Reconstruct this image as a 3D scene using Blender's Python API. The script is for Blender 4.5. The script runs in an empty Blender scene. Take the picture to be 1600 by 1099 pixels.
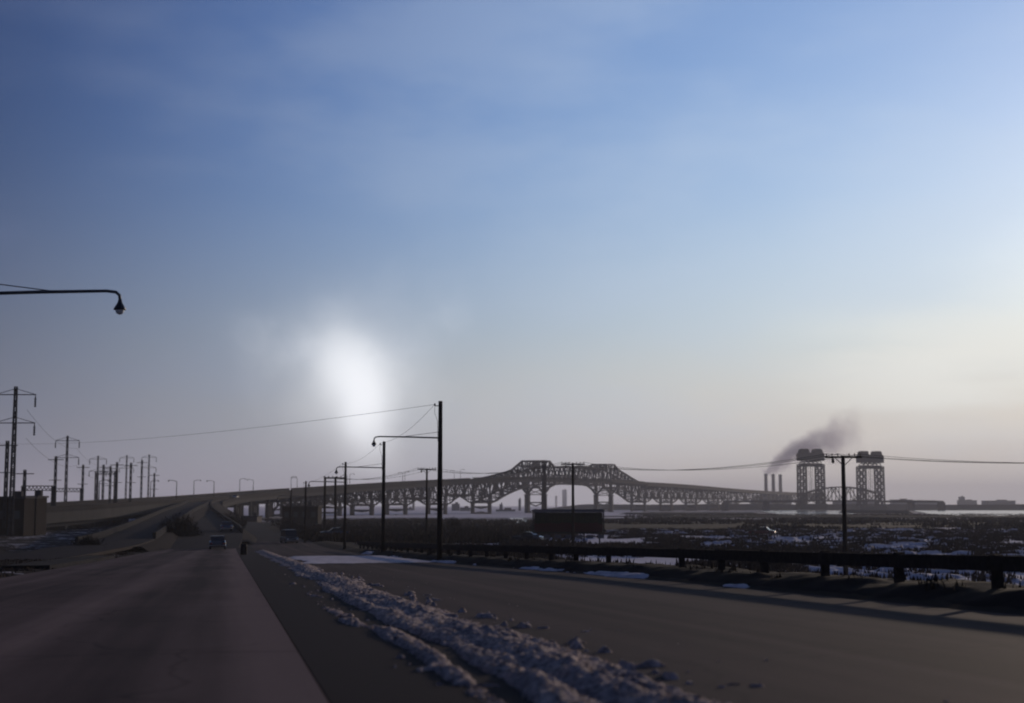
import bpy, math, random
import numpy as np
from mathutils import Vector, Matrix, noise as mnoise
random.seed(7); rng = np.random.default_rng(7)
sc = bpy.context.scene
R = math.radians

# ------------------------------------------------------------------ camera
CAMZ = 1.4; F = 2222.0; HOR = 790.0
PITCH = math.atan((HOR - 549.5) / F)
cam_d = bpy.data.cameras.new('camera'); cam = bpy.data.objects.new('camera', cam_d)
sc.collection.objects.link(cam); sc.camera = cam
cam.location = (0, 0, CAMZ); cam.rotation_euler = (R(90) + PITCH, 0, 0)
cam_d.sensor_width = 36; cam_d.lens = 36 * F / 1600
cam_d.clip_start = 0.2; cam_d.clip_end = 30000
cam_d.dof.use_dof = True; cam_d.dof.focus_distance = 62; cam_d.dof.aperture_fstop = 1.0

def at(px, py, Y):
    """world point seen at photograph pixel (px,py) at forward distance Y"""
    a = (px - 800) / F; b = (549.5 - py) / F
    c, s = math.cos(PITCH), math.sin(PITCH)
    dy = c - b * s; dz = s + b * c
    k = Y / dy
    return Vector((a * k, Y, CAMZ + dz * k))

# ------------------------------------------------------------------ light
SUN_AZ, SUN_EL = 32.0, 8.5          # degrees right of the view, above the horizon
sund = Vector((math.sin(R(SUN_AZ)) * math.cos(R(SUN_EL)), math.cos(R(SUN_AZ)) * math.cos(R(SUN_EL)), math.sin(R(SUN_EL))))
world = bpy.data.worlds.new('World'); sc.world = world; world.use_nodes = True
def sky():
    nt = world.node_tree; nt.nodes.clear(); N = nt.nodes.new; L = nt.links.new
    def val(x): return x
    def plug(sock, v):
        if isinstance(v, bpy.types.NodeSocket): L(v, sock)
        else: sock.default_value = v
    def M(op, a, b=0.0, c=0.0, clamp=False):
        n = N('ShaderNodeMath'); n.operation = op; n.use_clamp = clamp
        plug(n.inputs[0], a); plug(n.inputs[1], b); plug(n.inputs[2], c); return n.outputs[0]
    def SS(v, lo, hi, a=0.0, b=1.0):
        n = N('ShaderNodeMapRange'); n.interpolation_type = 'SMOOTHSTEP'
        plug(n.inputs[0], v); n.inputs[1].default_value = lo; n.inputs[2].default_value = hi
        n.inputs[3].default_value = a; n.inputs[4].default_value = b; return n.outputs[0]
    def MIX(f, a, b, mode='MIX'):
        n = N('ShaderNodeMix'); n.data_type = 'RGBA'; n.blend_type = mode
        plug(n.inputs[0], f)
        for s, v in ((n.inputs[6], a), (n.inputs[7], b)):
            if isinstance(v, bpy.types.NodeSocket): L(v, s)
            else: s.default_value = (*v, 1)
        return n.outputs[2]
    def DOT(v, w):
        n = N('ShaderNodeVectorMath'); n.operation = 'DOT_PRODUCT'; L(v, n.inputs[0]); n.inputs[1].default_value = w; return n.outputs[1]
    st = N('ShaderNodeTexSky'); st.sky_type = 'NISHITA'; st.sun_disc = False
    st.sun_elevation = R(SUN_EL); st.sun_rotation = R(SUN_AZ); st.air_density = 1.3; st.dust_density = 0.35; st.ozone_density = 2.0
    tc = N('ShaderNodeTexCoord'); D = tc.outputs['Generated']
    sep = N('ShaderNodeSeparateXYZ'); L(D, sep.inputs[0]); z = sep.outputs[2]
    ds = DOT(D, tuple(sund))                       # closeness to the sun
    # sunward brightening of the winter sky
    k = SS(ds, K0, K1, KA, KB)
    cr = N('ShaderNodeValToRGB'); L(SS(z, 0.0, 0.36), cr.inputs[0])
    base = MIX(1.0, st.outputs[0], MIX(SS(ds, 0.55, 0.98), T_L, T_R), 'MULTIPLY')
    kc = N('ShaderNodeCombineXYZ'); [L(k, kc.inputs[i]) for i in range(3)]
    base = MIX(1.0, base, kc.outputs[0], 'MULTIPLY')
    # horizon haze band: mauve away from the sun, cream toward it
    hz = MIX(SS(ds, 0.50, 1.02), HZ_L, HZ_R)
    m = M('POWER', SS(z, 0.32, -0.02), 1.7)
    base = MIX(M('MULTIPLY', m, 0.94), base, hz)
    base = MIX(M('MULTIPLY', M('MULTIPLY', SS(z, 0.13, 0.0), 0.85), SS(ds, 0.72, 0.96)), base, (8.0, 7.2, 6.3))
    # thin cloud veils
    mp = N('ShaderNodeMapping'); L(D, mp.inputs[0]); mp.inputs['Scale'].default_value = (3.0, 3.0, 8.5)
    nz = N('ShaderNodeTexNoise'); L(mp.outputs[0], nz.inputs[0]); nz.inputs['Scale'].default_value = 1.6; nz.inputs['Detail'].default_value = 5; nz.inputs['Roughness'].default_value = .5
    veil = SS(nz.outputs[0], 0.42, 0.72)
    vc = MIX(SS(ds, 0.55, 1.0), V_L, V_R)
    base = MIX(M('MULTIPLY', veil, 0.30), base, vc)
    # a band of thicker bright cloud low towards the sun
    nb = N('ShaderNodeTexNoise'); mb = N('ShaderNodeMapping'); L(D, mb.inputs[0]); mb.inputs['Scale'].default_value = (2.2, 2.2, 12)
    L(mb.outputs[0], nb.inputs[0]); nb.inputs['Scale'].default_value = 2.2; nb.inputs['Detail'].default_value = 6
    band = M('MULTIPLY', SS(nb.outputs[0], 0.36, 0.62), M('MULTIPLY', SS(z, 0.03, 0.075), SS(z, 0.15, 0.09)))
    band = M('MULTIPLY', band, SS(ds, 0.918, 0.972))
    base = MIX(M('MULTIPLY', band, 0.85), base, (9.6, 9.6, 9.0))
    # bright ragged patch painted into the sky left of the middle
    g = at(562, 600, 1000.0) - Vector((0, 0, CAMZ)); g.normalize()
    g2 = at(500, 520, 1000.0) - Vector((0, 0, CAMZ)); g2.normalize()
    nd = N('ShaderNodeTexNoise'); L(D, nd.inputs[0]); nd.inputs['Scale'].default_value = 13; nd.inputs['Detail'].default_value = 5
    wob = M('MULTIPLY', M('SUBTRACT', nd.outputs[0], 0.5), 3.2)
    def blob(px_, py_, sx, sy, amp):
        c = at(px_, py_, 1000.0) - Vector((0, 0, CAMZ)); c.normalize()
        rt = c.cross(Vector((0, 0, 1))).normalized(); u2 = rt.cross(c)
        a = M('DIVIDE', DOT(D, tuple(rt)), sx); b = M('DIVIDE', DOT(D, tuple(u2)), sy)
        d = M('ADD', M('MULTIPLY', a, a), M('MULTIPLY', b, b)); d = M('MULTIPLY', d, M('MAXIMUM', M('ADD', 1.0, wob), 0.45))
        return M('MULTIPLY', M('MULTIPLY', M('POWER', 2.718, M('MULTIPLY', d, -1.0)), amp), SS(DOT(D, tuple(c)), 0.5, 0.8))
    b1 = M('ADD', blob(569, 640, 0.0150, 0.028, 1.3), blob(536, 575, 0.016, 0.026, 0.40))
    b1 = M('ADD', b1, M('MULTIPLY', blob(552, 610, 0.040, 0.050, 0.26), M('ADD', 0.4, M('MULTIPLY', nd.outputs[0], 1.2))))
    base = MIX(M('SUBTRACT', 1.0, M('POWER', 2.718, M('MULTIPLY', b1, -2.0))), base, (12.2, 12.5, 13.0))
    bg = N('ShaderNodeBackground'); L(base, bg.inputs[0]); bg.inputs[1].default_value = 0.09
    out = N('ShaderNodeOutputWorld'); L(bg.outputs[0], out.inputs[0])
HZ_L = (1.0, 1.08, 1.75); HZ_R = (7.0, 7.3, 8.0); V_L = (0.8, 1.2, 2.6); V_R = (6.2, 7.4, 9.0)
K0, K1, KA, KB = 0.52, 1.02, 0.25, 1.25; T_L = (0.50, 0.78, 1.80); T_R = (0.80, 0.95, 1.42)
sky()
sl = bpy.data.lights.new('sun', 'SUN'); sl.energy = 2.0; sl.angle = R(1.2); sl.color = (1.0, .80, .62)
so = bpy.data.objects.new('sun', sl); sc.collection.objects.link(so)
so.rotation_euler = (-sund).to_track_quat('-Z', 'Y').to_euler(); so.location = (40, 20, 60)
sc.view_settings.view_transform = 'Standard'; sc.view_settings.look = 'None'
sc.view_settings.exposure = 0.12; sc.view_settings.gamma = 1.0; sc.view_settings.use_curve_mapping = False
sc.cycles.filter_width = 2.0; sc.cycles.use_denoising = True
sc.cycles.max_bounces = 5; sc.cycles.volume_bounces = 2; sc.cycles.transparent_max_bounces = 16

# ------------------------------------------------------------------ materials
MATS = {}
def mat(name, col, rough=.8, metal=0.0, var=0.25, scale=3.0, stretch=(1, 1, 1), col2=None, bump=0.0, bscale=None, spec=0.04, coord='Object'):
    m = bpy.data.materials.new(name); m.use_nodes = True; nt = m.node_tree; N = nt.nodes.new; L = nt.links.new
    b = nt.nodes['Principled BSDF']; b.inputs['Roughness'].default_value = rough; b.inputs['Metallic'].default_value = metal
    b.inputs['Specular IOR Level'].default_value = spec
    tc = N('ShaderNodeTexCoord'); mp = N('ShaderNodeMapping'); mp.inputs['Scale'].default_value = stretch
    L(tc.outputs[coord], mp.inputs[0])
    nz = N('ShaderNodeTexNoise'); nz.inputs['Scale'].default_value = scale; nz.inputs['Detail'].default_value = 7; nz.inputs['Roughness'].default_value = .62
    L(mp.outputs[0], nz.inputs[0])
    cr = N('ShaderNodeValToRGB'); c2 = col2 or tuple(c * (1 + var) for c in col); c1 = tuple(c * (1 - var) for c in col) if not col2 else col
    cr.color_ramp.elements[0].position = .32; cr.color_ramp.elements[1].position = .68
    cr.color_ramp.elements[0].color = (*c1, 1); cr.color_ramp.elements[1].color = (*c2, 1)
    L(nz.outputs[0], cr.inputs[0]); L(cr.outputs[0], b.inputs['Base Color'])
    if bump:
        n2 = N('ShaderNodeTexNoise'); n2.inputs['Scale'].default_value = bscale or scale * 6; n2.inputs['Detail'].default_value = 6
        L(tc.outputs[coord], n2.inputs[0]); bp = N('ShaderNodeBump'); bp.inputs['Strength'].default_value = bump; bp.inputs['Distance'].default_value = .02
        L(n2.outputs[0], bp.inputs['Height']); L(bp.outputs[0], b.inputs['Normal'])
    MATS[name] = m; return m
mat('steel_dark', (.011, .014, .024), .95, 0, .3, .4, spec=.05)
mat('pier_concrete', (.030, .031, .036), .9, 0, .2, .3)
mat('deck_asphalt', (.03, .03, .032), .9, 0, .2, .3)
mat('parapet', (.016, .015, .018), .95, 0, .2, .3, spec=.05)
mat('wood_pole', (.040, .032, .026), .9, 0, .35, 1.2, (6, 6, .6), bump=.5)
mat('wood_rail', (.035, .028, .025), .9, 0, .35, 1.0, (.6, 6, 6), bump=.5)
mat('galv', (.10, .10, .105), .55, .6, .25, 6)
mat('lamp_metal', (.06, .065, .07), .45, .6, .2, 10)
mat('insulator', (.05, .045, .05), .3, 0, .1, 10)
mat('wire', (.02, .02, .022), .7, .3, .1, 3)
mat('reed', (.075, .052, .038), .95, 0, .4, .12, col2=(.026, .019, .016))
mat('reed_dark', (.028, .020, .017), .95, 0, .4, .12)
mat('bark', (.030, .025, .022), .95, 0, .3, 2)
mat('brick_dark', (.008, .005, .005), .9, 0, .3, .5)
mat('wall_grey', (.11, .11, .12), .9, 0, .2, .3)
mat('wall_pale', (.08, .07, .068), .85, 0, .15, .4)
mat('roof_dark', (.04, .04, .045), .9, 0, .3, .5)
mat('window_dark', (.02, .025, .03), .15, 0, .1, 1, spec=.6)
mat('stack_brick', (.14, .09, .075), .9, 0, .2, .05)
mat('car_black', (.012, .013, .018), .25, 0, .1, 2, spec=.7)
mat('car_blue', (.02, .035, .07), .25, 0, .1, 2, spec=.7)
mat('car_red', (.09, .014, .012), .25, 0, .1, 2, spec=.7)
mat('car_cream', (.34, .31, .26), .3, 0, .1, 2, spec=.6)
mat('car_grey', (.07, .062, .058), .4, 0, .1, 2, spec=.5)
mat('tyre', (.015, .015, .015), .9, 0, .1, 8)
mat('chrome', (.6, .6, .6), .12, 1.0, .05, 8)
mat('tail_red', (.25, .01, .01), .3, 0, .05, 8)
mat('barrel', (.03, .025, .025), .7, .2, .3, 5)
mat('snow_far', (.60, .56, .58), .9, 0, .12, .4)
mat('snow_dirty', (.12, .093, .080), .9, 0, .25, 11.0, col2=(.66, .52, .45), bump=1.0, bscale=45)
mat('snow_clean', (.42, .37, .37), .9, 0, .22, 1.3, col2=(.78, .71, .72), bump=.5, bscale=12)
mat('berm_earth', (.020, .0145, .013), .95, 0, .3, 1.0, bump=.6, bscale=7)
g = mat('glass_lamp', (.75, .75, .72), .08, 0, .02, 10, spec=.9)

def mat_nodes(name):
    m = bpy.data.materials.new(name); m.use_nodes = True; MATS[name] = m
    return m, m.node_tree, m.node_tree.nodes.new, m.node_tree.links.new, m.node_tree.nodes['Principled BSDF']
def road_mat(name, lo, hi, stripes, bump=.35, joints=False):
    """pavement: u = metres across, v = metres along; oil-darkened lane centres, streaks, patches, cracks"""
    m, nt, N, L, b = mat_nodes(name)
    uv = N('ShaderNodeUVMap'); uv.uv_map = 'UVMap'
    def noise(scale, sx, sy, det=6):
        mp = N('ShaderNodeMapping'); L(uv.outputs[0], mp.inputs[0]); mp.inputs['Scale'].default_value = (sx, sy, 1)
        n = N('ShaderNodeTexNoise'); L(mp.outputs[0], n.inputs[0]); n.inputs['Scale'].default_value = scale; n.inputs['Detail'].default_value = det; return n.outputs[0]
    def M(op, a, c=0.0):
        n = N('ShaderNodeMath'); n.operation = op
        for i, v in enumerate((a, c)):
            if isinstance(v, bpy.types.NodeSocket): L(v, n.inputs[i])
            else: n.inputs[i].default_value = v
        return n.outputs[0]
    streak = noise(1.0, 1.3, .03); patch = noise(.35, 1, .35); fine = noise(9, 1, 1, 3)
    f = M('ADD', M('MULTIPLY', streak, .55), M('ADD', M('MULTIPLY', patch, .35), M('MULTIPLY', fine, .10)))
    sep = N('ShaderNodeSeparateXYZ'); L(uv.outputs[0], sep.inputs[0])
    wobx = M('ADD', sep.outputs[0], M('MULTIPLY', M('SUBTRACT', noise(.05, .2, 1, 2), .5), .8))
    for c, w, k in stripes:       # (centre, half-width, strength)
        d = M('DIVIDE', M('SUBTRACT', wobx, c), w)
        gss = M('POWER', 2.718, M('MULTIPLY', M('MULTIPLY', d, d), -1.0))
        f = M('ADD', f, M('MULTIPLY', gss, k))
    vo = N('ShaderNodeTexVoronoi'); vo.feature = 'DISTANCE_TO_EDGE'; vo.inputs['Scale'].default_value = .16
    wv = N('ShaderNodeVectorMath'); wv.operation = 'ADD'; nv = N('ShaderNodeTexNoise'); nv.inputs['Scale'].default_value = .7; L(uv.outputs[0], nv.inputs[0])
    L(uv.outputs[0], wv.inputs[0]); L(nv.outputs['Color'], wv.inputs[1]); L(wv.outputs[0], vo.inputs[0])
    ck = N('ShaderNodeMapRange'); L(vo.outputs[0], ck.inputs[0]); ck.inputs[1].default_value = 0; ck.inputs[2].default_value = .010; ck.inputs[3].default_value = -.10; ck.inputs[4].default_value = 0
    f = M('ADD', f, ck.outputs[0])
    if joints:
        jt = M('ABSOLUTE', M('SUBTRACT', M('FRACT', M('DIVIDE', sep.outputs[1], 12.0)), .5))
        jm = N('ShaderNodeMapRange'); L(jt, jm.inputs[0]); jm.inputs[1].default_value = 0; jm.inputs[2].default_value = .004; jm.inputs[3].default_value = -.35; jm.inputs[4].default_value = 0
        f = M('ADD', f, jm.outputs[0])
    mr = N('ShaderNodeMapRange'); L(f, mr.inputs[0]); mr.inputs[1].default_value = .3; mr.inputs[2].default_value = .7
    mx = N('ShaderNodeMix'); mx.data_type = 'RGBA'; L(mr.outputs[0], mx.inputs[0])
    mx.inputs[6].default_value = (*lo, 1); mx.inputs[7].default_value = (*hi, 1)
    L(mx.outputs[2], b.inputs['Base Color'])
    b.inputs['Roughness'].default_value = .85; b.inputs['Specular IOR Level'].default_value = .03
    bp = N('ShaderNodeBump'); bp.inputs['Strength'].default_value = bump; bp.inputs['Distance'].default_value = .01
    L(noise(30, 1, 1, 4), bp.inputs['Height']); L(bp.outputs[0], b.inputs['Normal'])
    return m
road_mat('concrete_road', (.052, .036, .034), (.185, .130, .115), [(-1.2, .8, -.16), (.55, .5, .24), (-2.9, .5, .12), (-3.6, .5, -.10), (-2.6, .7, .02), (-5.2, .8, -.15)], joints=True)
road_mat('asphalt_lot', (.022, .015, .017), (.082, .055, .051), [(1.2, 1.1, -.34), (2.6, .6, -.12), (7.2, .22, .20), (5.2, .9, .06), (10.2, .3, .12)])
road_mat('asphalt_far', (.020, .016, .016), (.036, .027, .025), [])

def ground_mat():
    m, nt, N, L, b = mat_nodes('marsh')
    tc = N('ShaderNodeTexCoord'); P = tc.outputs['Object']
    def noise(scale, det=6, st=(1, 1, 1)):
        mp = N('ShaderNodeMapping'); L(P, mp.inputs[0]); mp.inputs['Scale'].default_value = st
        n = N('ShaderNodeTexNoise'); L(mp.outputs[0], n.inputs[0]); n.inputs['Scale'].default_value = scale; n.inputs['Detail'].default_value = det; return n.outputs[0]
    at_ = N('ShaderNodeAttribute'); at_.attribute_name = 'snow'
    def M(op, a, c=0.0):
        n = N('ShaderNodeMath'); n.operation = op
        for i, v in enumerate((a, c)):
            if isinstance(v, bpy.types.NodeSocket): L(v, n.inputs[i])
            else: n.inputs[i].default_value = v
        return n.outputs[0]
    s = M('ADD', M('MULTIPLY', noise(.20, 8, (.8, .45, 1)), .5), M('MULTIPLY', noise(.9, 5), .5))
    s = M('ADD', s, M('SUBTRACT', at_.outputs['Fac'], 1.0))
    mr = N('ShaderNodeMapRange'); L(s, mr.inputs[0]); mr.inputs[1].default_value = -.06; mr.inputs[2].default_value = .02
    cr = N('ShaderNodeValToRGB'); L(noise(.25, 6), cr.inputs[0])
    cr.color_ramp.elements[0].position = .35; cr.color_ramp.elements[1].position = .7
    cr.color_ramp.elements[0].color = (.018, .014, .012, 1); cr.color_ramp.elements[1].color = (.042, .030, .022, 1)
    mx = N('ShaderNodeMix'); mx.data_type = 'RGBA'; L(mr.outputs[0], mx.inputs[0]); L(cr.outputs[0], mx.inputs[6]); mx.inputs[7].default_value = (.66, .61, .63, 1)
    L(mx.outputs[2], b.inputs['Base Color']); b.inputs['Roughness'].default_value = .95; b.inputs['Specular IOR Level'].default_value = .03
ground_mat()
def water_mat():
    m, nt, N, L, b = mat_nodes('water')
    b.inputs['Base Color'].default_value = (.03, .04, .05, 1); b.inputs['Roughness'].default_value = .12
    n = N('ShaderNodeTexNoise'); n.inputs['Scale'].default_value = .4; n.inputs['Detail'].default_value = 5
    tc = N('ShaderNodeTexCoord'); L(tc.outputs['Object'], n.inputs[0])
    bp = N('ShaderNodeBump'); bp.inputs['Strength'].default_value = .1; bp.inputs['Distance'].default_value = .1; L(n.outputs[0], bp.inputs['Height']); L(bp.outputs[0], b.inputs['Normal'])
water_mat()

# ------------------------------------------------------------------ mesh helpers
class MB:
    def __init__(s): s.v = []; s.f = []
    def add(s, vs, fs):
        o = len(s.v); s.v += [tuple(v) for v in vs]; s.f += [tuple(i + o for i in f) for f in fs]
    def box(s, c, size, rot=0.0):
        c = Vector(c); a, b, d = (x / 2 for x in size); m = Matrix.Rotation(rot, 3, 'Z')
        s.add([c + m @ Vector((x * a, y * b, z * d)) for x in (-1, 1) for y in (-1, 1) for z in (-1, 1)],
              [(0, 1, 3, 2), (4, 6, 7, 5), (0, 4, 5, 1), (2, 3, 7, 6), (0, 2, 6, 4), (1, 5, 7, 3)])
    def bar(s, p, q, w, d=None, n=4):
        s.tube([p, q], [w / 2 if d is None else w / 2] * 2, n, twist=math.pi / 4 if n == 4 else 0, k=math.sqrt(2) if n == 4 else 1)
    def tube(s, pts, rad, n=8, twist=0.0, k=1.0):
        pts = [Vector(p) for p in pts]; o = len(s.v); vs = []
        prev = None
        for i, p in enumerate(pts):
            t = (pts[min(i + 1, len(pts) - 1)] - pts[max(i - 1, 0)]).normalized()
            ref = Vector((0, 0, 1)) if abs(t.z) < .92 else Vector((1, 0, 0))
            x = t.cross(ref).normalized(); y = x.cross(t)
            if prev is not None and x.dot(prev) < 0: x, y = -x, -y
            prev = x
            r = rad[i] if hasattr(rad, '__len__') else rad
            for j in range(n):
                a = 2 * math.pi * j / n + twist
                vs.append(p + (x * math.cos(a) + y * math.sin(a)) * r * k)
        fs = []
        for i in range(len(pts) - 1):
            for j in range(n):
                a, b = i * n + j, i * n + (j + 1) % n
                fs.append((a, b, b + n, a + n))
        fs.append(tuple(range(n - 1, -1, -1))); m = (len(pts) - 1) * n; fs.append(tuple(range(m, m + n)))
        s.add(vs, fs)
    def lathe(s, c, prof, n=16):
        c = Vector(c); vs = []; fs = []
        for r, z in prof:
            for j in range(n):
                a = 2 * math.pi * j / n; vs.append(c + Vector((r * math.cos(a), r * math.sin(a), z)))
        for i in range(len(prof) - 1):
            for j in range(n):
                a, b = i * n + j, i * n + (j + 1) % n; fs.append((a, b, b + n, a + n))
        fs.append(tuple(range(n - 1, -1, -1))); m = (len(prof) - 1) * n; fs.append(tuple(range(m, m + n)))
        s.add(vs, fs)
    def prism(s, prof, w, org=(0, 0, 0), rot=0.0):
        """profile (y,z) extruded along x by w centred"""
        m = Matrix.Rotation(rot, 3, 'Z'); org = Vector(org); n = len(prof)
        vs = [org + m @ Vector((x, y, z)) for x in (-w / 2, w / 2) for y, z in prof]
        fs = [tuple(range(n - 1, -1, -1)), tuple(range(n, 2 * n))] + [(i, (i + 1) % n, (i + 1) % n + n, i + n) for i in range(n)]
        s.add(vs, fs)
    def build(s, name, m, parent=None, smooth=False, org=None):
        me = bpy.data.meshes.new(name)
        vs = s.v
        if org is not None: o = Vector(org); vs = [tuple(Vector(v) - o) for v in vs]
        me.from_pydata(vs, [], s.f); me.validate(); me.update()
        if m: me.materials.append(MATS[m])
        if smooth: me.shade_smooth()
        ob = bpy.data.objects.new(name, me); sc.collection.objects.link(ob)
        if parent is not None: ob.parent = parent
        elif org is not None: ob.location = org
        return ob
def tag(o, label=None, cat=None, group=None, kind=None):
    if label: o['label'] = label
    if cat: o['category'] = cat
    if group: o['group'] = group
    if kind: o['kind'] = kind
    return o
def empty(name, loc, label, cat, group=None, rz=0.0):
    o = bpy.data.objects.new(name, None); sc.collection.objects.link(o); o.location = loc; o.rotation_euler.z = rz
    o.empty_display_size = .5
    return tag(o, label, cat, group)
def dup(root, loc, label, rz=None, group=None, scale=None):
    r = root.copy(); sc.collection.objects.link(r); r.location = loc
    if rz is not None: r.rotation_euler.z = rz
    if scale: r.scale = (scale,) * 3
    r['label'] = label
    if group: r['group'] = group
    for ch in [c for c in KIDS(root)]:
        c = ch.copy(); sc.collection.objects.link(c); c.parent = r
        for g_ in KIDS(ch):
            d = g_.copy(); sc.collection.objects.link(d); d.parent = c
    return r
def KIDS(o): return [c for c in bpy.data.objects if c.parent == o]
def grid(name, V, nu, nv, m, uv=None, attr=None, smooth=True, mask=None):
    """V: (nu*nv,3) array, quads"""
    idx = np.arange(nu * nv).reshape(nu, nv)
    q = np.stack([idx[:-1, :-1], idx[1:, :-1], idx[1:, 1:], idx[:-1, 1:]], -1).reshape(-1, 4)
    if mask is not None: q = q[mask[q].any(1)]
    me = bpy.data.meshes.new(name)
    me.vertices.add(len(V)); me.vertices.foreach_set('co', V.astype(np.float32).ravel())
    me.loops.add(q.size); me.loops.foreach_set('vertex_index', q.ravel().astype(np.int32))
    me.polygons.add(len(q)); me.polygons.foreach_set('loop_start', np.arange(0, q.size, 4, dtype=np.int32))
    if uv is not None:
        l = me.uv_layers.new(name='UVMap'); l.data.foreach_set('uv', uv[q.ravel()].astype(np.float32).ravel())
    if attr is not None:
        a = me.attributes.new('snow', 'FLOAT', 'POINT'); a.data.foreach_set('value', attr.astype(np.float32))
    me.update(calc_edges=True); me.validate()
    me.shade_smooth() if smooth else me.shade_flat()
    me.materials.append(MATS[m])
    o = bpy.data.objects.new(name, me); sc.collection.objects.link(o); return o

# numpy value noise (fractal)
_perm = rng.random((256, 256))
def vnoise(x, y):
    xi = np.floor(x).astype(int); yi = np.floor(y).astype(int); fx = x - xi; fy = y - yi
    fx = fx * fx * (3 - 2 * fx); fy = fy * fy * (3 - 2 * fy)
    a = _perm[xi % 256, yi % 256]; b = _perm[(xi + 1) % 256, yi % 256]; c = _perm[xi % 256, (yi + 1) % 256]; d = _perm[(xi + 1) % 256, (yi + 1) % 256]
    return (a * (1 - fx) + b * fx) * (1 - fy) + (c * (1 - fx) + d * fx) * fy
def fbm(x, y, o=4, g=.5):
    t = 0; amp = 1; n = 0
    for i in range(o):
        t = t + amp * vnoise(x + 17.3 * i, y + 9.1 * i); n += amp; amp *= g; x = x * 2.03; y = y * 2.03
    return t / n
def sstep(v, a, b):
    t = np.clip((v - a) / (b - a), 0, 1); return t * t * (3 - 2 * t)

# ------------------------------------------------------------------ road frame and terrain
RX = (361 - 800) / F; _n = math.hypot(1, RX); RD = (RX / _n, 1 / _n); RR = (RD[1], -RD[0])
GR = 50 / F; MARSH = -4.15
def SE(X, Y): return X * RD[0] + Y * RD[1], X * RR[0] + Y * RR[1]
def XY(s, e): return s * RD[0] + e * RR[0], s * RD[1] + e * RR[1]
def zroad(s):
    s = np.asarray(s, float); z = -GR * s * _n * .98
    lim = -3.95
    return lim + np.log1p(np.exp(np.clip((z - lim) / .35, -30, 30))) * .35 * 1.0 - 0.0   # soft floor
def eright(s): return 13.7 - 2.0 * sstep(np.asarray(s, float), 45, 85)
def zterr(X, Y):
    s, e = SE(X, Y); zr = zroad(s); er = eright(s)
    far = sstep(s, 190, 260)
    berm = .30 * sstep(e, er - .1, er + 1.3) * (1 - sstep(e, er + 2.6, er + 4.2)) * (1 - far)
    marsh = MARSH + .5 * (fbm(X * .06, Y * .06, 4) - .5)
    right = sstep(e, er + 2.2, er + 13)
    left = sstep(-e, 26, 60)
    w = np.maximum(np.maximum(right, left), far)
    cor = zr - .14 * (1 - sstep(e, er - .3, er + .2)) * sstep(e, -8.6, -8.0)
    zz = (cor + berm) * (1 - w) + np.minimum(marsh, zr) * w
    zz = zz + .10 * (fbm(X * .9, Y * .9, 3) - .5) * (1 - sstep(e, -8.2, -8.6) * 0) * np.where((e > -8.3) & (e < er), 0, 1) * (1 - sstep(s, 300, 500))
    return zz
def zt(x, y): return float(zterr(np.array([float(x)]), np.array([float(y)]))[0])

def build_ground():
    ys = np.concatenate([np.arange(-40, 10, 2.5), np.arange(10, 130, 1.0), np.arange(130, 400, 3), np.geomspace(400, 14000, 90)])
    xs = np.concatenate([-np.geomspace(14000, 110, 60), np.arange(-105, -42, 3), np.arange(-42, 42, .8), np.arange(42, 120, 3), np.geomspace(122, 14000, 60)])
    X, Y = np.meshgrid(xs, ys, indexing='ij'); X = X.ravel(); Y = Y.ravel()
    Z = zterr(X, Y)
    s, e = SE(X, Y)
    # how much snow lies where: open marsh to the right 95-330 m ahead, thin elsewhere; far whitening imitates haze
    u = X / np.maximum(Y, 1)
    m = sstep(e, 22, 40) * sstep(Y, 70, 95) * (1 - sstep(Y, 300, 380)) * (.635 + .02 * sstep(u, -.02, .30))
    m = np.maximum(m, .66 * sstep(u, .18, .34) * sstep(Y, 55, 90) * (1 - sstep(Y, 330, 420)))
    m = np.maximum(m, .46 * sstep(Y, 380, 500)); m = np.maximum(m, .80 * sstep(Y, 600, 700) * (1 - sstep(u, .085, .10)))  # second mask whitens the far ground in place of bright distant haze
    m = np.maximum(m, .80 * sstep(u, .21, .27) * sstep(Y, 50, 60) * (1 - sstep(Y, 115, 135)) * sstep(e, 18, 24))
    m = np.maximum(m, .40 * (e < -8) * (s > 20))
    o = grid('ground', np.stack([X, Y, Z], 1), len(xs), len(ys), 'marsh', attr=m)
    tag(o, kind='structure')
build_ground()

def strip(name, m, e0, e1, s0, s1, ds, dz, thick=.12, ne=14, zf=None, cf=None):
    ss = np.concatenate([np.arange(s0, min(s1, 120), ds), np.arange(max(s0, 120), s1, ds * 3), [s1]])
    k = np.linspace(0, 1, ne)
    S, K = np.meshgrid(ss, k, indexing='ij')
    E0 = e0(S) if callable(e0) else e0 + 0 * S; E1 = e1(S) if callable(e1) else e1 + 0 * S
    E = E0 + (E1 - E0) * K
    C = cf(S) if cf else 0
    X, Y = XY(S, E + C); Z = (zf(S) if zf else zroad(S)) + dz
    # skirts
    def cat(A, lo=False): return np.concatenate([A[:, :1], A, A[:, -1:]], 1)
    X, Y, Z, Eu, Su = cat(X), cat(Y), cat(Z), cat(E), cat(S)
    Z[:, 0] -= thick; Z[:, -1] -= thick
    o = grid(name, np.stack([X.ravel(), Y.ravel(), Z.ravel()], 1), X.shape[0], X.shape[1], m, uv=np.stack([Eu.ravel(), Su.ravel()], 1), smooth=False)
    return tag(o, kind='structure')
strip('road', 'concrete_road', -3.02, .86, -30, 172, 2, .02)
strip('road', 'concrete_road', -8.0, -3.03, -30, 172, 2, .018)
strip('service_road', 'asphalt_lot', .89, eright, -30, 215, 2, 0.0, ne=20)
strip('service_road', 'asphalt_far', lambda s: 1.2 + 0 * s, lambda s: 11.6 - 2.5 * sstep(s, 215, 300), 215, 560, 4, .0, zf=lambda s: zroad(s) + .0, ne=8)

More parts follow.
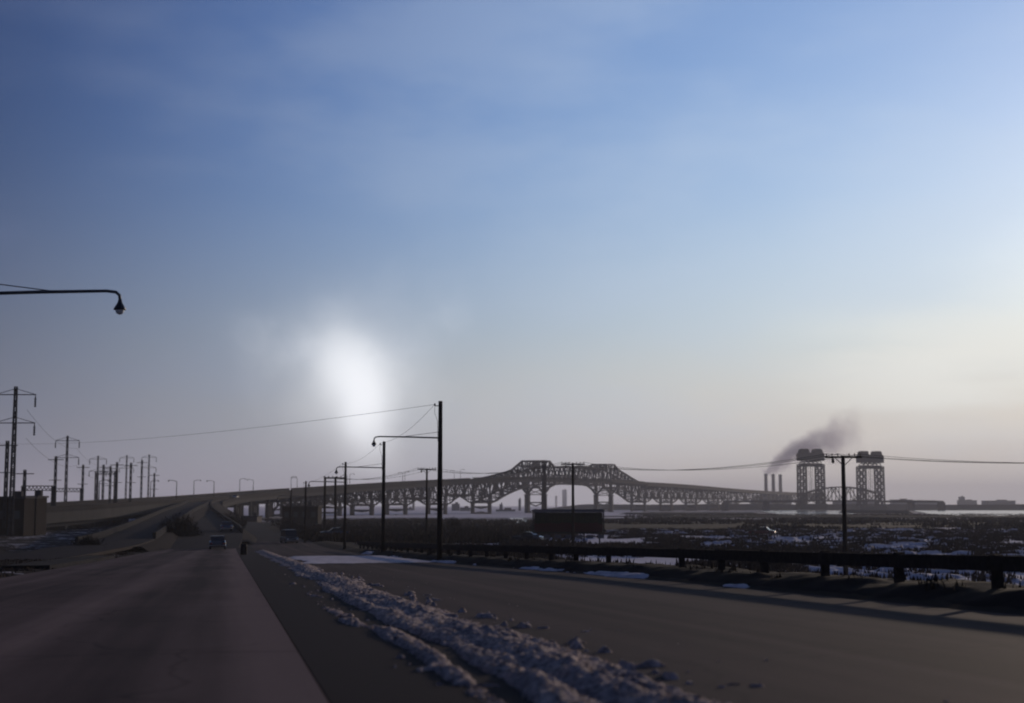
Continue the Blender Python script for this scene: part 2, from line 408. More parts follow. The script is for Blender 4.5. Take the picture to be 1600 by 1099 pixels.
# main road climbs from the dip to the viaduct, ramp beside it
def path_strip(name, m, pts, width, thick=1.0, sub=8, dz=0.0, part_of=None):
    P = [Vector(p) for p in pts]; out = []
    for i in range(len(P) - 1):
        p0, p1, p2, p3 = P[max(i - 1, 0)], P[i], P[i + 1], P[min(i + 2, len(P) - 1)]
        for k in range(sub):
            t = k / sub; out.append(.5 * ((2 * p1) + (p2 - p0) * t + (2 * p0 - 5 * p1 + 4 * p2 - p3) * t * t + (3 * p1 - p0 - 3 * p2 + p3) * t ** 3))
    out.append(P[-1]); V = []; UV = []
    for i, p in enumerate(out):
        t = (out[min(i + 1, len(out) - 1)] - out[max(i - 1, 0)]); t.z = 0; t.normalize(); r = Vector((t.y, -t.x, 0))
        for k, (a, z) in enumerate(((-.5, -thick), (-.5, 0), (0, .06), (.5, 0), (.5, -thick))):
            q = p + r * a * width; V.append((q.x, q.y, q.z + z + dz)); UV.append((a * width, i * 4.0))
    return grid(name, np.array(V), len(out), 5, m, uv=np.array(UV), smooth=False), out
def px(l): return [at(*p) for p in l]
def lo(p, z): return Vector((p[0], p[1], z))
_e = XY(171, -3.6)
o, main_path = path_strip('road', 'asphalt_far', [Vector((*XY(160, -3.6), float(zroad(160)))), Vector((*_e, float(zroad(171))))] + px([(331, 833, 225), (323, 818, 280), (313, 806, 345), (306, 795, 410), (310, 786, 480), (332, 780.5, 545), (352, 777.8, 590)]), 9.5, .3)
tag(o, kind='structure')
o, ramp_path = path_strip('ramp', 'asphalt_far', px([(-260, 905, 70), (-20, 878, 95), (110, 860, 130), (185, 846, 165), (222, 830, 210), (255, 813, 270), (283, 798, 350), (303, 790, 420), (310, 786, 470)]), 7.0, .3)
tag(o, kind='structure')
def embank(path, half, i0, i1):
    V = []; pts = path[i0:i1]
    for i, p in enumerate(pts):
        t = pts[min(i + 1, len(pts) - 1)] - pts[max(i - 1, 0)]; t.z = 0; t.normalize(); r = Vector((t.y, -t.x, 0))
        for k, a in enumerate((-1, -1, 1, 1)):
            top = p.z - .12; drop = max(top - MARSH + .6, .1)
            o_ = half + (drop * 1.5 if k in (0, 3) else 0)
            q = p + r * a * o_; V.append((q.x, q.y, top if k in (1, 2) else MARSH - .6))
    return tag(grid('embankment', np.array(V), len(pts), 4, 'berm_earth'), kind='structure')
embank(main_path, 5.6, 12, len(main_path) - 14); embank(ramp_path, 4.4, 20, len(ramp_path) - 8)
def kerb_line(path, off, label, w=.35, h=.75, m='parapet', s0=0, s1=None, name='parapet_wall'):
    mb = MB(); prev = None; pts = path[s0:s1]
    for i, p in enumerate(pts):
        t = pts[min(i + 1, len(pts) - 1)] - pts[max(i - 1, 0)]; t.z = 0; t.normalize(); r = Vector((t.y, -t.x, 0))
        ring = [p + r * (off + a) + Vector((0, 0, z)) for a, z in ((-w / 2, -.3), (w / 2, -.3), (w / 2, h), (-w / 2, h))]
        if prev: mb.add(prev + ring, [(0, 1, 5, 4), (1, 2, 6, 5), (2, 3, 7, 6), (3, 0, 4, 7)])
        else: mb.add(ring, [(0, 1, 2, 3)])
        prev = ring
    mb.add(prev, [(3, 2, 1, 0)])
    return tag(mb.build(name, m, org=pts[len(pts) // 2]), label, 'parapet')
kerb_line(ramp_path, -3.4, 'low pale wall along the outer side of the rising left ramp', s0=22)
kerb_line(ramp_path, 3.4, 'low tan wall between the left ramp and the dark thicket', s0=26)
kerb_line(main_path, 4.6, 'low wall on the right edge of the road climbing to the viaduct', s0=16)

# river and ponds in the meadows
def sheet(name, pts, z, m, kind='structure'):
    mb = MB(); mb.add([(x, y, z) for x, y in pts], [tuple(range(len(pts)))])
    return tag(mb.build(name, m, org=(sum(p[0] for p in pts) / len(pts), sum(p[1] for p in pts) / len(pts), z)), kind=kind)
def zy(z, py): return (CAMZ - z) * F / (py - HOR)          # distance of a level at a picture row
WZ = MARSH + .32
def gp(x, y, z=WZ):
    Y = zy(z, y); return ((x - 800) / F * Y, Y)
sheet('river', [gp(1182, 798.3), gp(1225, 804.8), gp(1270, 804.6), gp(1330, 803.2), gp(1345, 798.6), gp(1250, 797.3)], WZ, 'water')
sheet('river', [gp(1420, 797.8), gp(1455, 804), gp(1520, 806.6), gp(1700, 807), gp(2100, 806), gp(2100, 798), gp(1560, 797.6)], WZ, 'water')
sheet('pond', [gp(795, 809), gp(806, 817), gp(822, 816), gp(824, 809)], WZ, 'water')

# ------------------------------------------------------------------ the elevated highway bridge
def catmull(keys, t):
    """piecewise-linear lookup keys=[(t,v)...]"""
    if t <= keys[0][0]: return keys[0][1]
    for (a, u), (b, v) in zip(keys, keys[1:]):
        if t <= b: return u + (v - u) * (t - a) / (b - a)
    return keys[-1][1]
def zpx(py, Y): return CAMZ + (HOR - py) * Y / F
left = [(-150, 250, 809), (0, 300, 799), (100, 345, 793.5), (200, 430, 786.5), (300, 540, 780), (350, 600, 776), (400, 655, 772), (445, 700, 768.5), (480, 733, 766), (516, 765, 763.5), (567, 805, 760), (620, 850, 756.5), (683, 905, 753), (752, 958, 749.5)]
NODE = [(Vector(((x - 800) / F * Y, Y, zpx(y, Y)))) for x, Y, y in left]
def main_xy(t): return Vector((17.56 + .358 * t, 1058 + .934 * t, 0))
for t, y in ((0, 747), (168, 749), (275, 755.5), (374, 757.8), (476, 760.5), (578, 763.5), (680, 766), (825, 768.5), (990, 770.3), (1165, 771.5), (1350, 772.5)):
    p = main_xy(t); p.z = zpx(y, p.y); NODE.append(p)
NODE[14].z = 21.4; NODE[15].z = 22.6
hw = [6.0] * 13 + [6.2, 6.6, 6.6, 6.2] + [5.5] * 12       # half distance between the two truss planes
sky_t = empty('highway_bridge', (NODE[11].x, NODE[11].y, MARSH), 'long dark steel truss highway bridge rising over the river and curving down to the left', 'bridge')
ORG = Vector(sky_t.location)
def bpart(mb, name, m, parent=None):
    mb.v = [tuple(Vector(v) - ORG) for v in mb.v]; return mb.build(name, m, parent or sky_t)
def ndir(i):
    d = NODE[min(i + 1, len(NODE) - 1)] - NODE[max(i - 1, 0)]; d.z = 0; return d.normalized()
def nrm(i): d = ndir(i); return Vector((d.y, -d.x, 0))
# deck, in one slab per span with fascia, kerb walls on both sides
for i in range(len(NODE) - 1):
    a, b = NODE[i], NODE[i + 1]; na, nb = nrm(i), nrm(i + 1)
    main = 13 <= i <= 15; W = 9.5 if i < 8 else 8.3
    if i in (13, 14): W = 6.0
    mb = MB()
    def ring(p, n, w, z0, z1): return [p - n * w + Vector((0, 0, z0)), p + n * w + Vector((0, 0, z0)), p + n * w + Vector((0, 0, z1)), p - n * w + Vector((0, 0, z1))]
    D_ = -1.3 if 13 <= i <= 15 else -2.7
    mb.add(ring(a, na, W, D_, -.1) + ring(b, nb, W, D_, -.1), [(0, 1, 5, 4), (1, 2, 6, 5), (2, 3, 7, 6), (3, 0, 4, 7), (3, 2, 1, 0), (4, 5, 6, 7)])
    bpart(mb, 'deck_slab', 'deck_asphalt')
    for s_ in (-1, 1):
        mb = MB()
        def rg(p, n): q = p + n * s_ * (W - .2); return [q - n * .2 + Vector((0, 0, -.3)), q + n * .2 + Vector((0, 0, -.3)), q + n * .2 + Vector((0, 0, .95)), q - n * .2 + Vector((0, 0, .95))]
        mb.add(rg(a, na) + rg(b, nb), [(0, 1, 5, 4), (1, 2, 6, 5), (2, 3, 7, 6), (3, 0, 4, 7), (3, 2, 1, 0), (4, 5, 6, 7)])
        bpart(mb, 'parapet', 'parapet')
# girder spans at the left
for i in range(8 - 1):
    a, b = NODE[i], NODE[i + 1]
    for s_ in (-1, -.33, .33, 1):
        mb = MB(); na, nb = nrm(i), nrm(i + 1)
        p, q = a + na * 7.2 * s_, b + nb * 7.2 * s_
        d = 2.4
        mb.add([p + na * .2 * k + Vector((0, 0, z)) for k in (-1, 1) for z in (-1.3 - d, -1.25)] + [q + nb * .2 * k + Vector((0, 0, z)) for k in (-1, 1) for z in (-1.3 - d, -1.25)],
               [(0, 1, 3, 2), (4, 6, 7, 5), (0, 4, 5, 1), (2, 3, 7, 6), (0, 2, 6, 4), (1, 5, 7, 3)])
        bpart(mb, 'girder', 'steel_dark')
    # one bent at every end and one midway
    for k in (0.0, .5):
        p = a.lerp(b, k); n = nrm(i)
        ang = math.atan2(n.y, n.x); gz = min(zt(p.x, p.y), MARSH) - .5
        top = p.z - 3.7; h = top - gz
        if h < .6: continue
        mb = MB(); mb.box((p.x, p.y, top - .5), (16, 1.5, 1.0), ang)
        for e in (-6, 0, 6): mb.box((p.x + n.x * e, p.y + n.y * e, gz + (h - 1) / 2), (1.6, 1.5, h - 1), ang)
        bpart(mb, 'bent', 'pier_concrete')
# wide solid abutment pier seen under the left end
p = at(164, 800, 390); mb = MB(); mb.box((p.x, p.y, -3.3), (5.5, 16, 5.0), .1); bpart(mb, 'bent', 'pier_concrete')

# truss spans -------------------------------------------------------------
def truss(i, topk, botk, npan, H=None, w=None, through=False, cw=.62, ww=.34):
    """two truss planes from NODE[i] to NODE[i+1]; topk/botk: [(fraction, z)]"""
    a, b = NODE[i], NODE[i + 1]; na, nb = nrm(i), nrm(i + 1); wa, wb = hw[i], hw[i + 1]
    mb = MB()
    planes = []
    for s_ in (-1, 1):
        T = []; B = []; Mi = []
        for k in range(npan + 1):
            f = k / npan; p = a.lerp(b, f) + (na.lerp(nb, f)) * s_ * (wa + (wb - wa) * f)
            zt_, zb_ = catmull(topk, f), catmull(botk, f)
            T.append(Vector((p.x, p.y, zt_))); B.append(Vector((p.x, p.y, zb_))); Mi.append(Vector((p.x, p.y, (zt_ + zb_) / 2)))
        planes.append((T, B))
        for k in range(npan):
            mb.bar(T[k], T[k + 1], cw); mb.bar(B[k], B[k + 1], cw)
            if (T[k] - B[k]).length > 5: mb.bar(Mi[k], Mi[k + 1], ww * .8)
            if k % 2 == 0: mb.bar(B[k], T[k + 1], ww * 1.3); mb.bar(Mi[k], (T[k] + T[k + 1]) / 2, ww); mb.bar(Mi[k], (B[k] + B[k + 1]) / 2, ww)
            else: mb.bar(T[k], B[k + 1], ww * 1.3); mb.bar(Mi[k + 1], (T[k] + T[k + 1]) / 2, ww); mb.bar(Mi[k + 1], (B[k] + B[k + 1]) / 2, ww)
        for k in range(npan + 1): mb.bar(B[k], T[k], ww * (1.6 if k % 2 == 0 else 1.0))
    for k in range(0, npan + 1):
        (T0, B0), (T1, B1) = planes
        mb.bar(B0[k], B1[k], ww); mb.bar(T0[k], T1[k], ww)
        if k < npan: mb.bar(B0[k], B1[k + 1], ww * .8); mb.bar(T0[k + 1], T1[k], ww * .7)
        if k % 2 == 0 and not through: mb.bar(B0[k], T1[k], ww * .8); mb.bar(B1[k], T0[k], ww * .8)
    bpart(mb, 'truss_span', 'steel_dark')
    return planes
PTOP = {7: 797, 8: 796, 9: 794, 10: 790.5, 11: 789.5, 12: 789, 13: 786, 14: 773, 15: 774, 16: 785.5, 17: 786.3, 18: 787, 19: 787.3, 20: 787.6, 21: 787.8, 22: 788, 23: 788, 24: 788}
PTOP = {k - 0: v for k, v in PTOP.items()}
def ptop(i): return zpx(PTOP[i], NODE[i].y)
# pier index: 7=445px 8=480 9=516 10=567 11=620 12=683 13=752 14=main left 15=main right 16=998px
for i in list(range(7, 13)):
    a, b = NODE[i], NODE[i + 1]; d0, d1 = ptop(i), ptop(i + 1); za, zb = a.z - 1.3, b.z - 1.3
    apx = {7: 788, 8: 786, 9: 783, 10: 779.5, 11: 779, 12: 774}[i]; zm = zpx(apx, (a.y + b.y) / 2)
    L_ = (b - a).length; ph = 5.0 / L_
    truss(i, [(0, za), (1, zb)], [(0, d0), (ph * .8, d0), (.27, d0 + (zm - d0) * .82), (.5, zm + .4), (.73, d1 + (zm - d1) * .82), (1 - ph * .8, d1), (1, d1)], 10 if i > 10 else 8, cw=.7, ww=.42)
for i in list(range(16, len(NODE) - 1)):
    a, b = NODE[i], NODE[i + 1]; d0, d1 = ptop(i), ptop(i + 1); za, zb = a.z - 1.3, b.z - 1.3
    zm = zpx(777 + (i - 16) * .6, (a.y + b.y) / 2)
    truss(i, [(0, za), (1, zb)], [(0, d0), (.08, d0), (.25, d0 + (zm - d0) * .75), (.5, zm), (.75, d1 + (zm - d1) * .75), (.92, d1), (1, d1)], 8 if i < 19 else 6, cw=.9, ww=.55)
# side span left (index 13: t -107..0), main span (14: 0..168), side span right (15: 168..275)
def tf(keys, t0, t1): return [((t - t0) / (t1 - t0), z) for t, z in keys]
topL = tf([(-107, 18.0), (-98, 19.4), (-80, 20.9), (-50, 24.2), (-28, 27.6), (-14, 33.7), (0, 34.2)], -107, 0)
botL = tf([(-107, 3.1), (-100, 3.6), (-85, 7.2), (-68, 10.6), (-50, 13.2), (-34, 15.4), (-24, 16.3), (-13, 15.8), (-5, 9.6), (0, 9.4)], -107, 0)
topM = tf([(0, 34.2), (12, 34.2), (19, 30.4), (26, 29.6), (84, 32.4), (142, 31.8), (150, 33.0), (157, 35.8), (168, 36)], 0, 168)
botM = tf([(0, 9.4), (5, 9.6), (14, 16.6), (30, 17.5), (84, 18.4), (138, 18.4), (154, 16.6), (163, 10.0), (168, 9.9)], 0, 168)
topR = tf([(168, 36), (180, 36), (190, 32), (205, 29.8), (235, 25.2), (262, 21.5), (275, 20.3)], 168, 275)
botR = tf([(168, 9.9), (173, 10.1), (184, 17.2), (196, 17.0), (215, 14.6), (240, 10.2), (262, 5.2), (268, 4.4), (275, 4.1)], 168, 275)
truss(13, topL, botL, 10, through=True, cw=1.2, ww=.62)
truss(14, topM, botM, 14, through=True, cw=1.2, ww=.62)
truss(15, topR, botR, 10, through=True, cw=1.2, ww=.62)
# floor-level bottom chord of the through spans + portal frames
for i in (13, 14, 15):
    a, b = NODE[i], NODE[i + 1]; mb = MB(); n = nrm(i); L_ = (b - a).length; k = int(L_ / 5.3)
    for s_ in (-1, 1):
        p, q = a + n * 6.6 * s_, b + n * 6.6 * s_
        mb.bar(p - Vector((0, 0, 1.8)), q - Vector((0, 0, 1.8)), 1.5)
        mb.bar(p + Vector((0, 0, 1.2)), q + Vector((0, 0, 1.2)), .3)
    for j in range(k + 1):
        c = a.lerp(b, j / k) - Vector((0, 0, 2.0)); mb.bar(c - n * 6.6, c + n * 6.6, .9)
    bpart(mb, 'floor_beams', 'steel_dark')
for i in (14, 15):       # sway portals on the tower panels
    mb = MB(); c = NODE[i]; n = nrm(i); d = ndir(i); z1 = 34 if i == 14 else 36
    for off in (-12, -6, 0, 6, 12):
        p = c + d * off
        mb.bar(lo(p - n * 6.6, z1 - 4.5), lo(p + n * 6.6, z1 - 4.5), .6); mb.bar(lo(p - n * 6.6, z1 - 4.5), lo(p, z1), .4); mb.bar(lo(p + n * 6.6, z1 - 4.5), lo(p, z1), .4)
        mb.bar(lo(p - n * 6.6, z1), lo(p + n * 6.6, z1), .7)
        mb.bar(lo(p - n * 6.6, 30 if i == 14 else 31.5), lo(p + n * 6.6, 30 if i == 14 else 31.5), .7)
    bpart(mb, 'portal_frame', 'steel_dark')
# piers
for i in range(7, len(NODE)):
    c = NODE[i]; n = nrm(i); ang = math.atan2(n.y, n.x); z1 = ptop(i); z0 = MARSH - 1.5
    big = i in (14, 15); w = 3.2 if big else 2.0; h_ = hw[i]
    f = bpy.data.objects.new('pier', None); sc.collection.objects.link(f); f.parent = sky_t; f.location = lo(c, z0) - ORG
    def pp(mb, name, m):
        mb.v = [tuple(Vector(v) - lo(c, z0)) for v in mb.v]; return mb.build(name, m, f)
    for s_ in (-1, 1):
        mb = MB(); q = c + n * h_ * s_
        mb.box((q.x, q.y, (z0 + z1 - .4) / 2), (w, w * 1.1, z1 - .4 - z0), ang); mb.box((q.x, q.y, z1 - .35), (w * 1.25, w * 1.35, .7), ang)
        pp(mb, 'column', 'pier_concrete')
    mb = MB(); zc = z1 - (6.0 if big else 2.6 if i < 17 else 3.0)
    A, B = c - n * h_, c + n * h_
    mb.bar(lo(A, zc), lo(B, zc), .9)
    zz = zc
    while zz - 7 > z0 and big or zz == zc:
        z2 = max(zz - 7.5, z0 + .5) if big else max(zz - 4.5, z0 + .5)
        mb.bar(lo(A, zz), lo(c, (zz + z2) / 2 + 1.2), .8); mb.bar(lo(B, zz), lo(c, (zz + z2) / 2 + 1.2), .8)
        mb.bar(lo(A, z2), lo(c, (zz + z2) / 2 - 1.2), .8); mb.bar(lo(B, z2), lo(c, (zz + z2) / 2 - 1.2), .8)
        mb.bar(lo(A, z2), lo(B, z2), .8); zz = z2
        if not big: break
    pp(mb, 'cross_bracing', 'steel_dark')

# near access ramp running up beside the bridge (its sunlit kerb shows below the deck)
rp = px([(333, 788.5, 500), (345, 784, 530), (368, 779.5, 570), (400, 776, 610), (440, 772.5, 655), (490, 768.5, 705), (540, 765, 745), (590, 761.8, 790), (640, 758.5, 838)])
_, rp2 = path_strip('_tmp', 'asphalt_far', rp, 7, 1.6); bpy.data.objects.remove(_)
acc = empty('access_ramp', lo(rp[3], MARSH), 'narrow access ramp with a sunlit kerb climbing along the near side of the bridge', 'ramp')
_, _ = path_strip('deck_slab', 'deck_asphalt', [p - Vector(acc.location) for p in rp], 6.5, 1.6); _ = bpy.data.objects['deck_slab.%03d' % (len([o for o in bpy.data.objects if o.name.startswith('deck_slab')]) - 1)]; _.parent = acc
for off in (-3.1, 3.1):
    k = kerb_line(rp2, off, None, .4, .9, name='parapet'); del k['category']; k.location = Vector(k.location) - Vector(acc.location); k.parent = acc
for j in range(4, len(rp2) - 6, 6):
    p = rp2[j]; z1 = p.z - 1.6
    if 800 + p.x / p.y * F > 455: break
    mb = MB(); mb.box((p.x - acc.location.x, p.y - acc.location.y, (z1 + MARSH - 1) / 2 - acc.location.z), (1.1, 1.1, z1 - MARSH + 1)); mb.build('column', 'pier_concrete', acc)

# lamp posts along the bridge deck
def sky_lamp(p, n, label):
    t = empty('bridge_lamp', p, label, 'street lamp', 'lamp posts along the high bridge deck')
    mb = MB(); mb.tube([(0, 0, -.3), (0, 0, 5.6)], [.16, .11], 6); mb.build('post', 'steel_dark', t)
    mb = MB(); mb.tube([(0, 0, 5.5), n * -1.2 + Vector((0, 0, 5.9)), n * -2.6 + Vector((0, 0, 5.9))], .09, 5); mb.tube([n * -2.4 + Vector((0, 0, 5.85)), n * -2.8 + Vector((0, 0, 5.6))], [.1, .28], 6); mb.build('arm', 'steel_dark', t)
    return t
ORD = 'leftmost second third fourth fifth sixth seventh eighth ninth tenth eleventh twelfth thirteenth fourteenth fifteenth sixteenth seventeenth eighteenth nineteenth twentieth'.split()
segs = []; cum = 0
for i in range(3, 13):
    a, b = NODE[i], NODE[i + 1]; L_ = (b - a).length; k = 0.0
    while cum + 0 <= L_:
        segs.append((a.lerp(b, cum / L_), nrm(i))); cum += 38
    cum -= L_
for j, (p, n) in enumerate(segs):
    s_ = 1 if j % 2 else -1
    xpix = 800 + p.x / p.y * F
    where = 'left of the tall lamp posts' if xpix < 470 else 'behind the tall wooden poles' if xpix < 690 else 'near the steel crest'
    sky_lamp(p + n * s_ * 8.0 + Vector((0, 0, 1.0)), n * s_, 'tiny deck lamp post, %s%s along the bridge, on its %s kerb' % (ORD[j], '' if j == 0 else ' from the left', 'near' if s_ > 0 else 'far'))

# ------------------------------------------------------------------ vertical lift bridge on the right
def lattice(mb, p0, p1, sx, sy, n, w, rot=0.0, taper=1.0):
    """four-legged lattice column from p0 up to p1"""
    p0, p1 = Vector(p0), Vector(p1); m = Matrix.Rotation(rot, 3, 'Z')
    def cor(f):
        c = p0.lerp(p1, f); k = 1 + (taper - 1) * f
        return [c + m @ Vector((a * sx / 2 * k, b * sy / 2 * k, 0)) for a, b in ((-1, -1), (1, -1), (1, 1), (-1, 1))]
    prev = cor(0)
    for i in range(1, n + 1):
        cur = cor(i / n)
        for j in range(4):
            mb.bar(prev[j], cur[j], w); mb.bar(cur[j], cur[(j + 1) % 4], w * .7)
            mb.bar(prev[j], cur[(j + 1) % 4], w * .55); mb.bar(prev[(j + 1) % 4], cur[j], w * .55)
        prev = cur
def lift_tower(c, rot, label):
    t = empty('lift_bridge_tower', c, label, 'bridge tower', 'towers of the vertical lift bridge', rot)
    H = 58; wx, wy = 20.5, 8.5
    for sx in (-1, 1):
        mb = MB(); lattice(mb, (sx * wx / 2, 0, 0), (sx * (wx / 2 - .4), 0, H - 16), 6.8, wy, 6, 1.15); mb.build('leg', 'steel_dark', t)
    mb = MB()
    for sx in (-1, 1):
        for k in range(3): mb.bar((sx * (wx / 2 - 6 - k * 2.2), 0, 6), (sx * (wx / 2 - 6 - k * 2.2), 0, H - 17), .35)
    mb.build('hoist_cables', 'steel_dark', t)
    mb = MB()
    mb.box((0, 0, H - 16.4), (wx + 3, wy * .8, 3.6)); mb.build('portal_girder', 'steel_dark', t)
    mb = MB()
    for y in (-wy / 2, wy / 2):
        mb.bar((-wx / 2, y, H - 10), (wx / 2, y, H - 10), 1.0)
        for a, b in ((-1, -.5), (-.5, 0), (0, .5), (.5, 1)): mb.bar((a * wx / 2, y, H - 14), (b * wx / 2, y, H - 10), .8); mb.bar((b * wx / 2, y, H - 14), (a * wx / 2, y, H - 10), .8)
    mb.build('portal_truss', 'steel_dark', t)
    mb = MB()
    prof = [(-wx / 2 - 3.4, H - 12.0), (wx / 2 + 3.8, H - 12.0), (wx / 2 + 3.8, H - 5.0), (wx / 2 + 2.6, H - 3.4), (-wx / 2 - 2.6, H - 3.4), (-wx / 2 - 3.8, H - 5.0)]
    mb.add([(x, s_ * wy / 2, z) for s_ in (-1, 1) for x, z in prof], [(0, 1, 2, 3, 4, 5), (11, 10, 9, 8, 7, 6)] + [(i, i + 6, (i + 1) % 6 + 6, (i + 1) % 6) for i in range(6)])
    mb.build('machinery_house', 'steel_dark', t)
    for sx in (-1, 1):
        mb = MB(); c = sx * wx * .36; pr = [(c - 5.0, H - 3.6), (c + 5.0, H - 3.6), (c + 4.6, H - .8), (c + 3.4, H + .4), (c - 3.4, H + .4), (c - 4.6, H - .8)]
        mb.add([(x, q * 3.6, z) for q in (-1, 1) for x, z in pr], [(0, 1, 2, 3, 4, 5), (11, 10, 9, 8, 7, 6)] + [(i, i + 6, (i + 1) % 6 + 6, (i + 1) % 6) for i in range(6)])
        mb.build('sheave_housing', 'steel_dark', t)
    mb = MB(); mb.box((0, 0, -2), (wx + 10, wy + 4, 6)); mb.build('pier', 'pier_concrete', t)
    return t
def towat(x, Y): p = at(x, 790, Y); return Vector((p.x, Y, zpx(703, Y) - 58 if x < 1300 else zpx(706.5, Y) - 58))
ca, cb = towat(1268, 1500), towat(1361, 1512)
rz = math.atan2((cb - ca).y, (cb - ca).x)
ta = lift_tower(ca, rz, 'left steel tower of the lift bridge, nearer the three chimneys')
tb = lift_tower(cb, rz, 'right steel tower of the lift bridge, just right of the crossarm pole')
lb = empty('lift_span', (ca + cb) / 2, 'low camelback truss span between the two lift bridge towers', 'bridge span', None, rz)
L_ = (cb - ca).length
def lift_truss(x0, x1, zb, zt0, zt1, n, name):
    mb = MB()
    for y in (-5, 5):
        P = []
        for k in range(n + 1):
            f = k / n; x = x0 + (x1 - x0) * f; z = zt0 + (zt1 - zt0) * (1 - (2 * f - 1) ** 2)
            P.append((Vector((x, y, zb)), Vector((x, y, z))))
        for k in range(n):
            mb.bar(P[k][0], P[k + 1][0], 1.5); mb.bar(P[k][1], P[k + 1][1], 1.1); mb.bar(P[k][0], P[k][1], .7)
            (mb.bar(P[k][0], P[k + 1][1], .7) if k % 2 else mb.bar(P[k][1], P[k + 1][0], .7))
        mb.bar(*P[-1], .8)
    mb.box(((x0 + x1) / 2, 0, zb), (x1 - x0, 11, 1.4)); mb.build(name, 'steel_dark', lb)
lift_truss(-L_ / 2 - 8, L_ / 2 + 8, 5, 12.5, 19.5, 10, 'lift_truss')
lift_truss(-L_ / 2 - 95, -L_ / 2 - 9, 4, 4.8, 5.0, 8, 'approach_truss'); lift_truss(L_ / 2 + 9, L_ / 2 + 80, 4, 4.5, 5.2, 8, 'approach_truss')
for x in (-L_ / 2 - 95, -L_ / 2 - 50, L_ / 2 + 45, L_ / 2 + 80):
    mb = MB(); mb.box((x, 0, -1), (3, 12, 9)); mb.build('pier', 'pier_concrete', lb)

# chimneys and their smoke
for k, (x, y) in enumerate(((1197.5, 741), (1209, 741.5), (1220, 742))):
    Y = 2600; p = at(x, 790, Y); z1 = zpx(y, Y)
    t = empty('chimney', (p.x, Y, MARSH), ['leftmost of the three tall power station chimneys, with smoke pouring off it', 'middle one of the three tall power station chimneys', 'rightmost of the three chimneys, nearest the lift bridge'][k], 'chimney', 'power station chimneys')
    mb = MB(); mb.lathe((0, 0, 0), [(3.6, 0), (2.9, z1 - MARSH - 3)], 14); mb.build('shaft', 'stack_brick', t)
    mb = MB(); mb.lathe((0, 0, z1 - MARSH - 3), [(3.2, 0), (3.3, 1.2), (3.1, 3)], 14); mb.build('rim', 'roof_dark', t)
p = at(1209, 790, 2620); mb = MB(); mb.box((0, 0, 12), (62, 30, 24)); mb.box((-8, 0, 26), (30, 24, 5))
tag(mb.build('power_station', 'wall_grey', org=(0, 0, 0)), 'low blocky power station building below the three chimneys', 'power station').location = (p.x, 2625, MARSH)

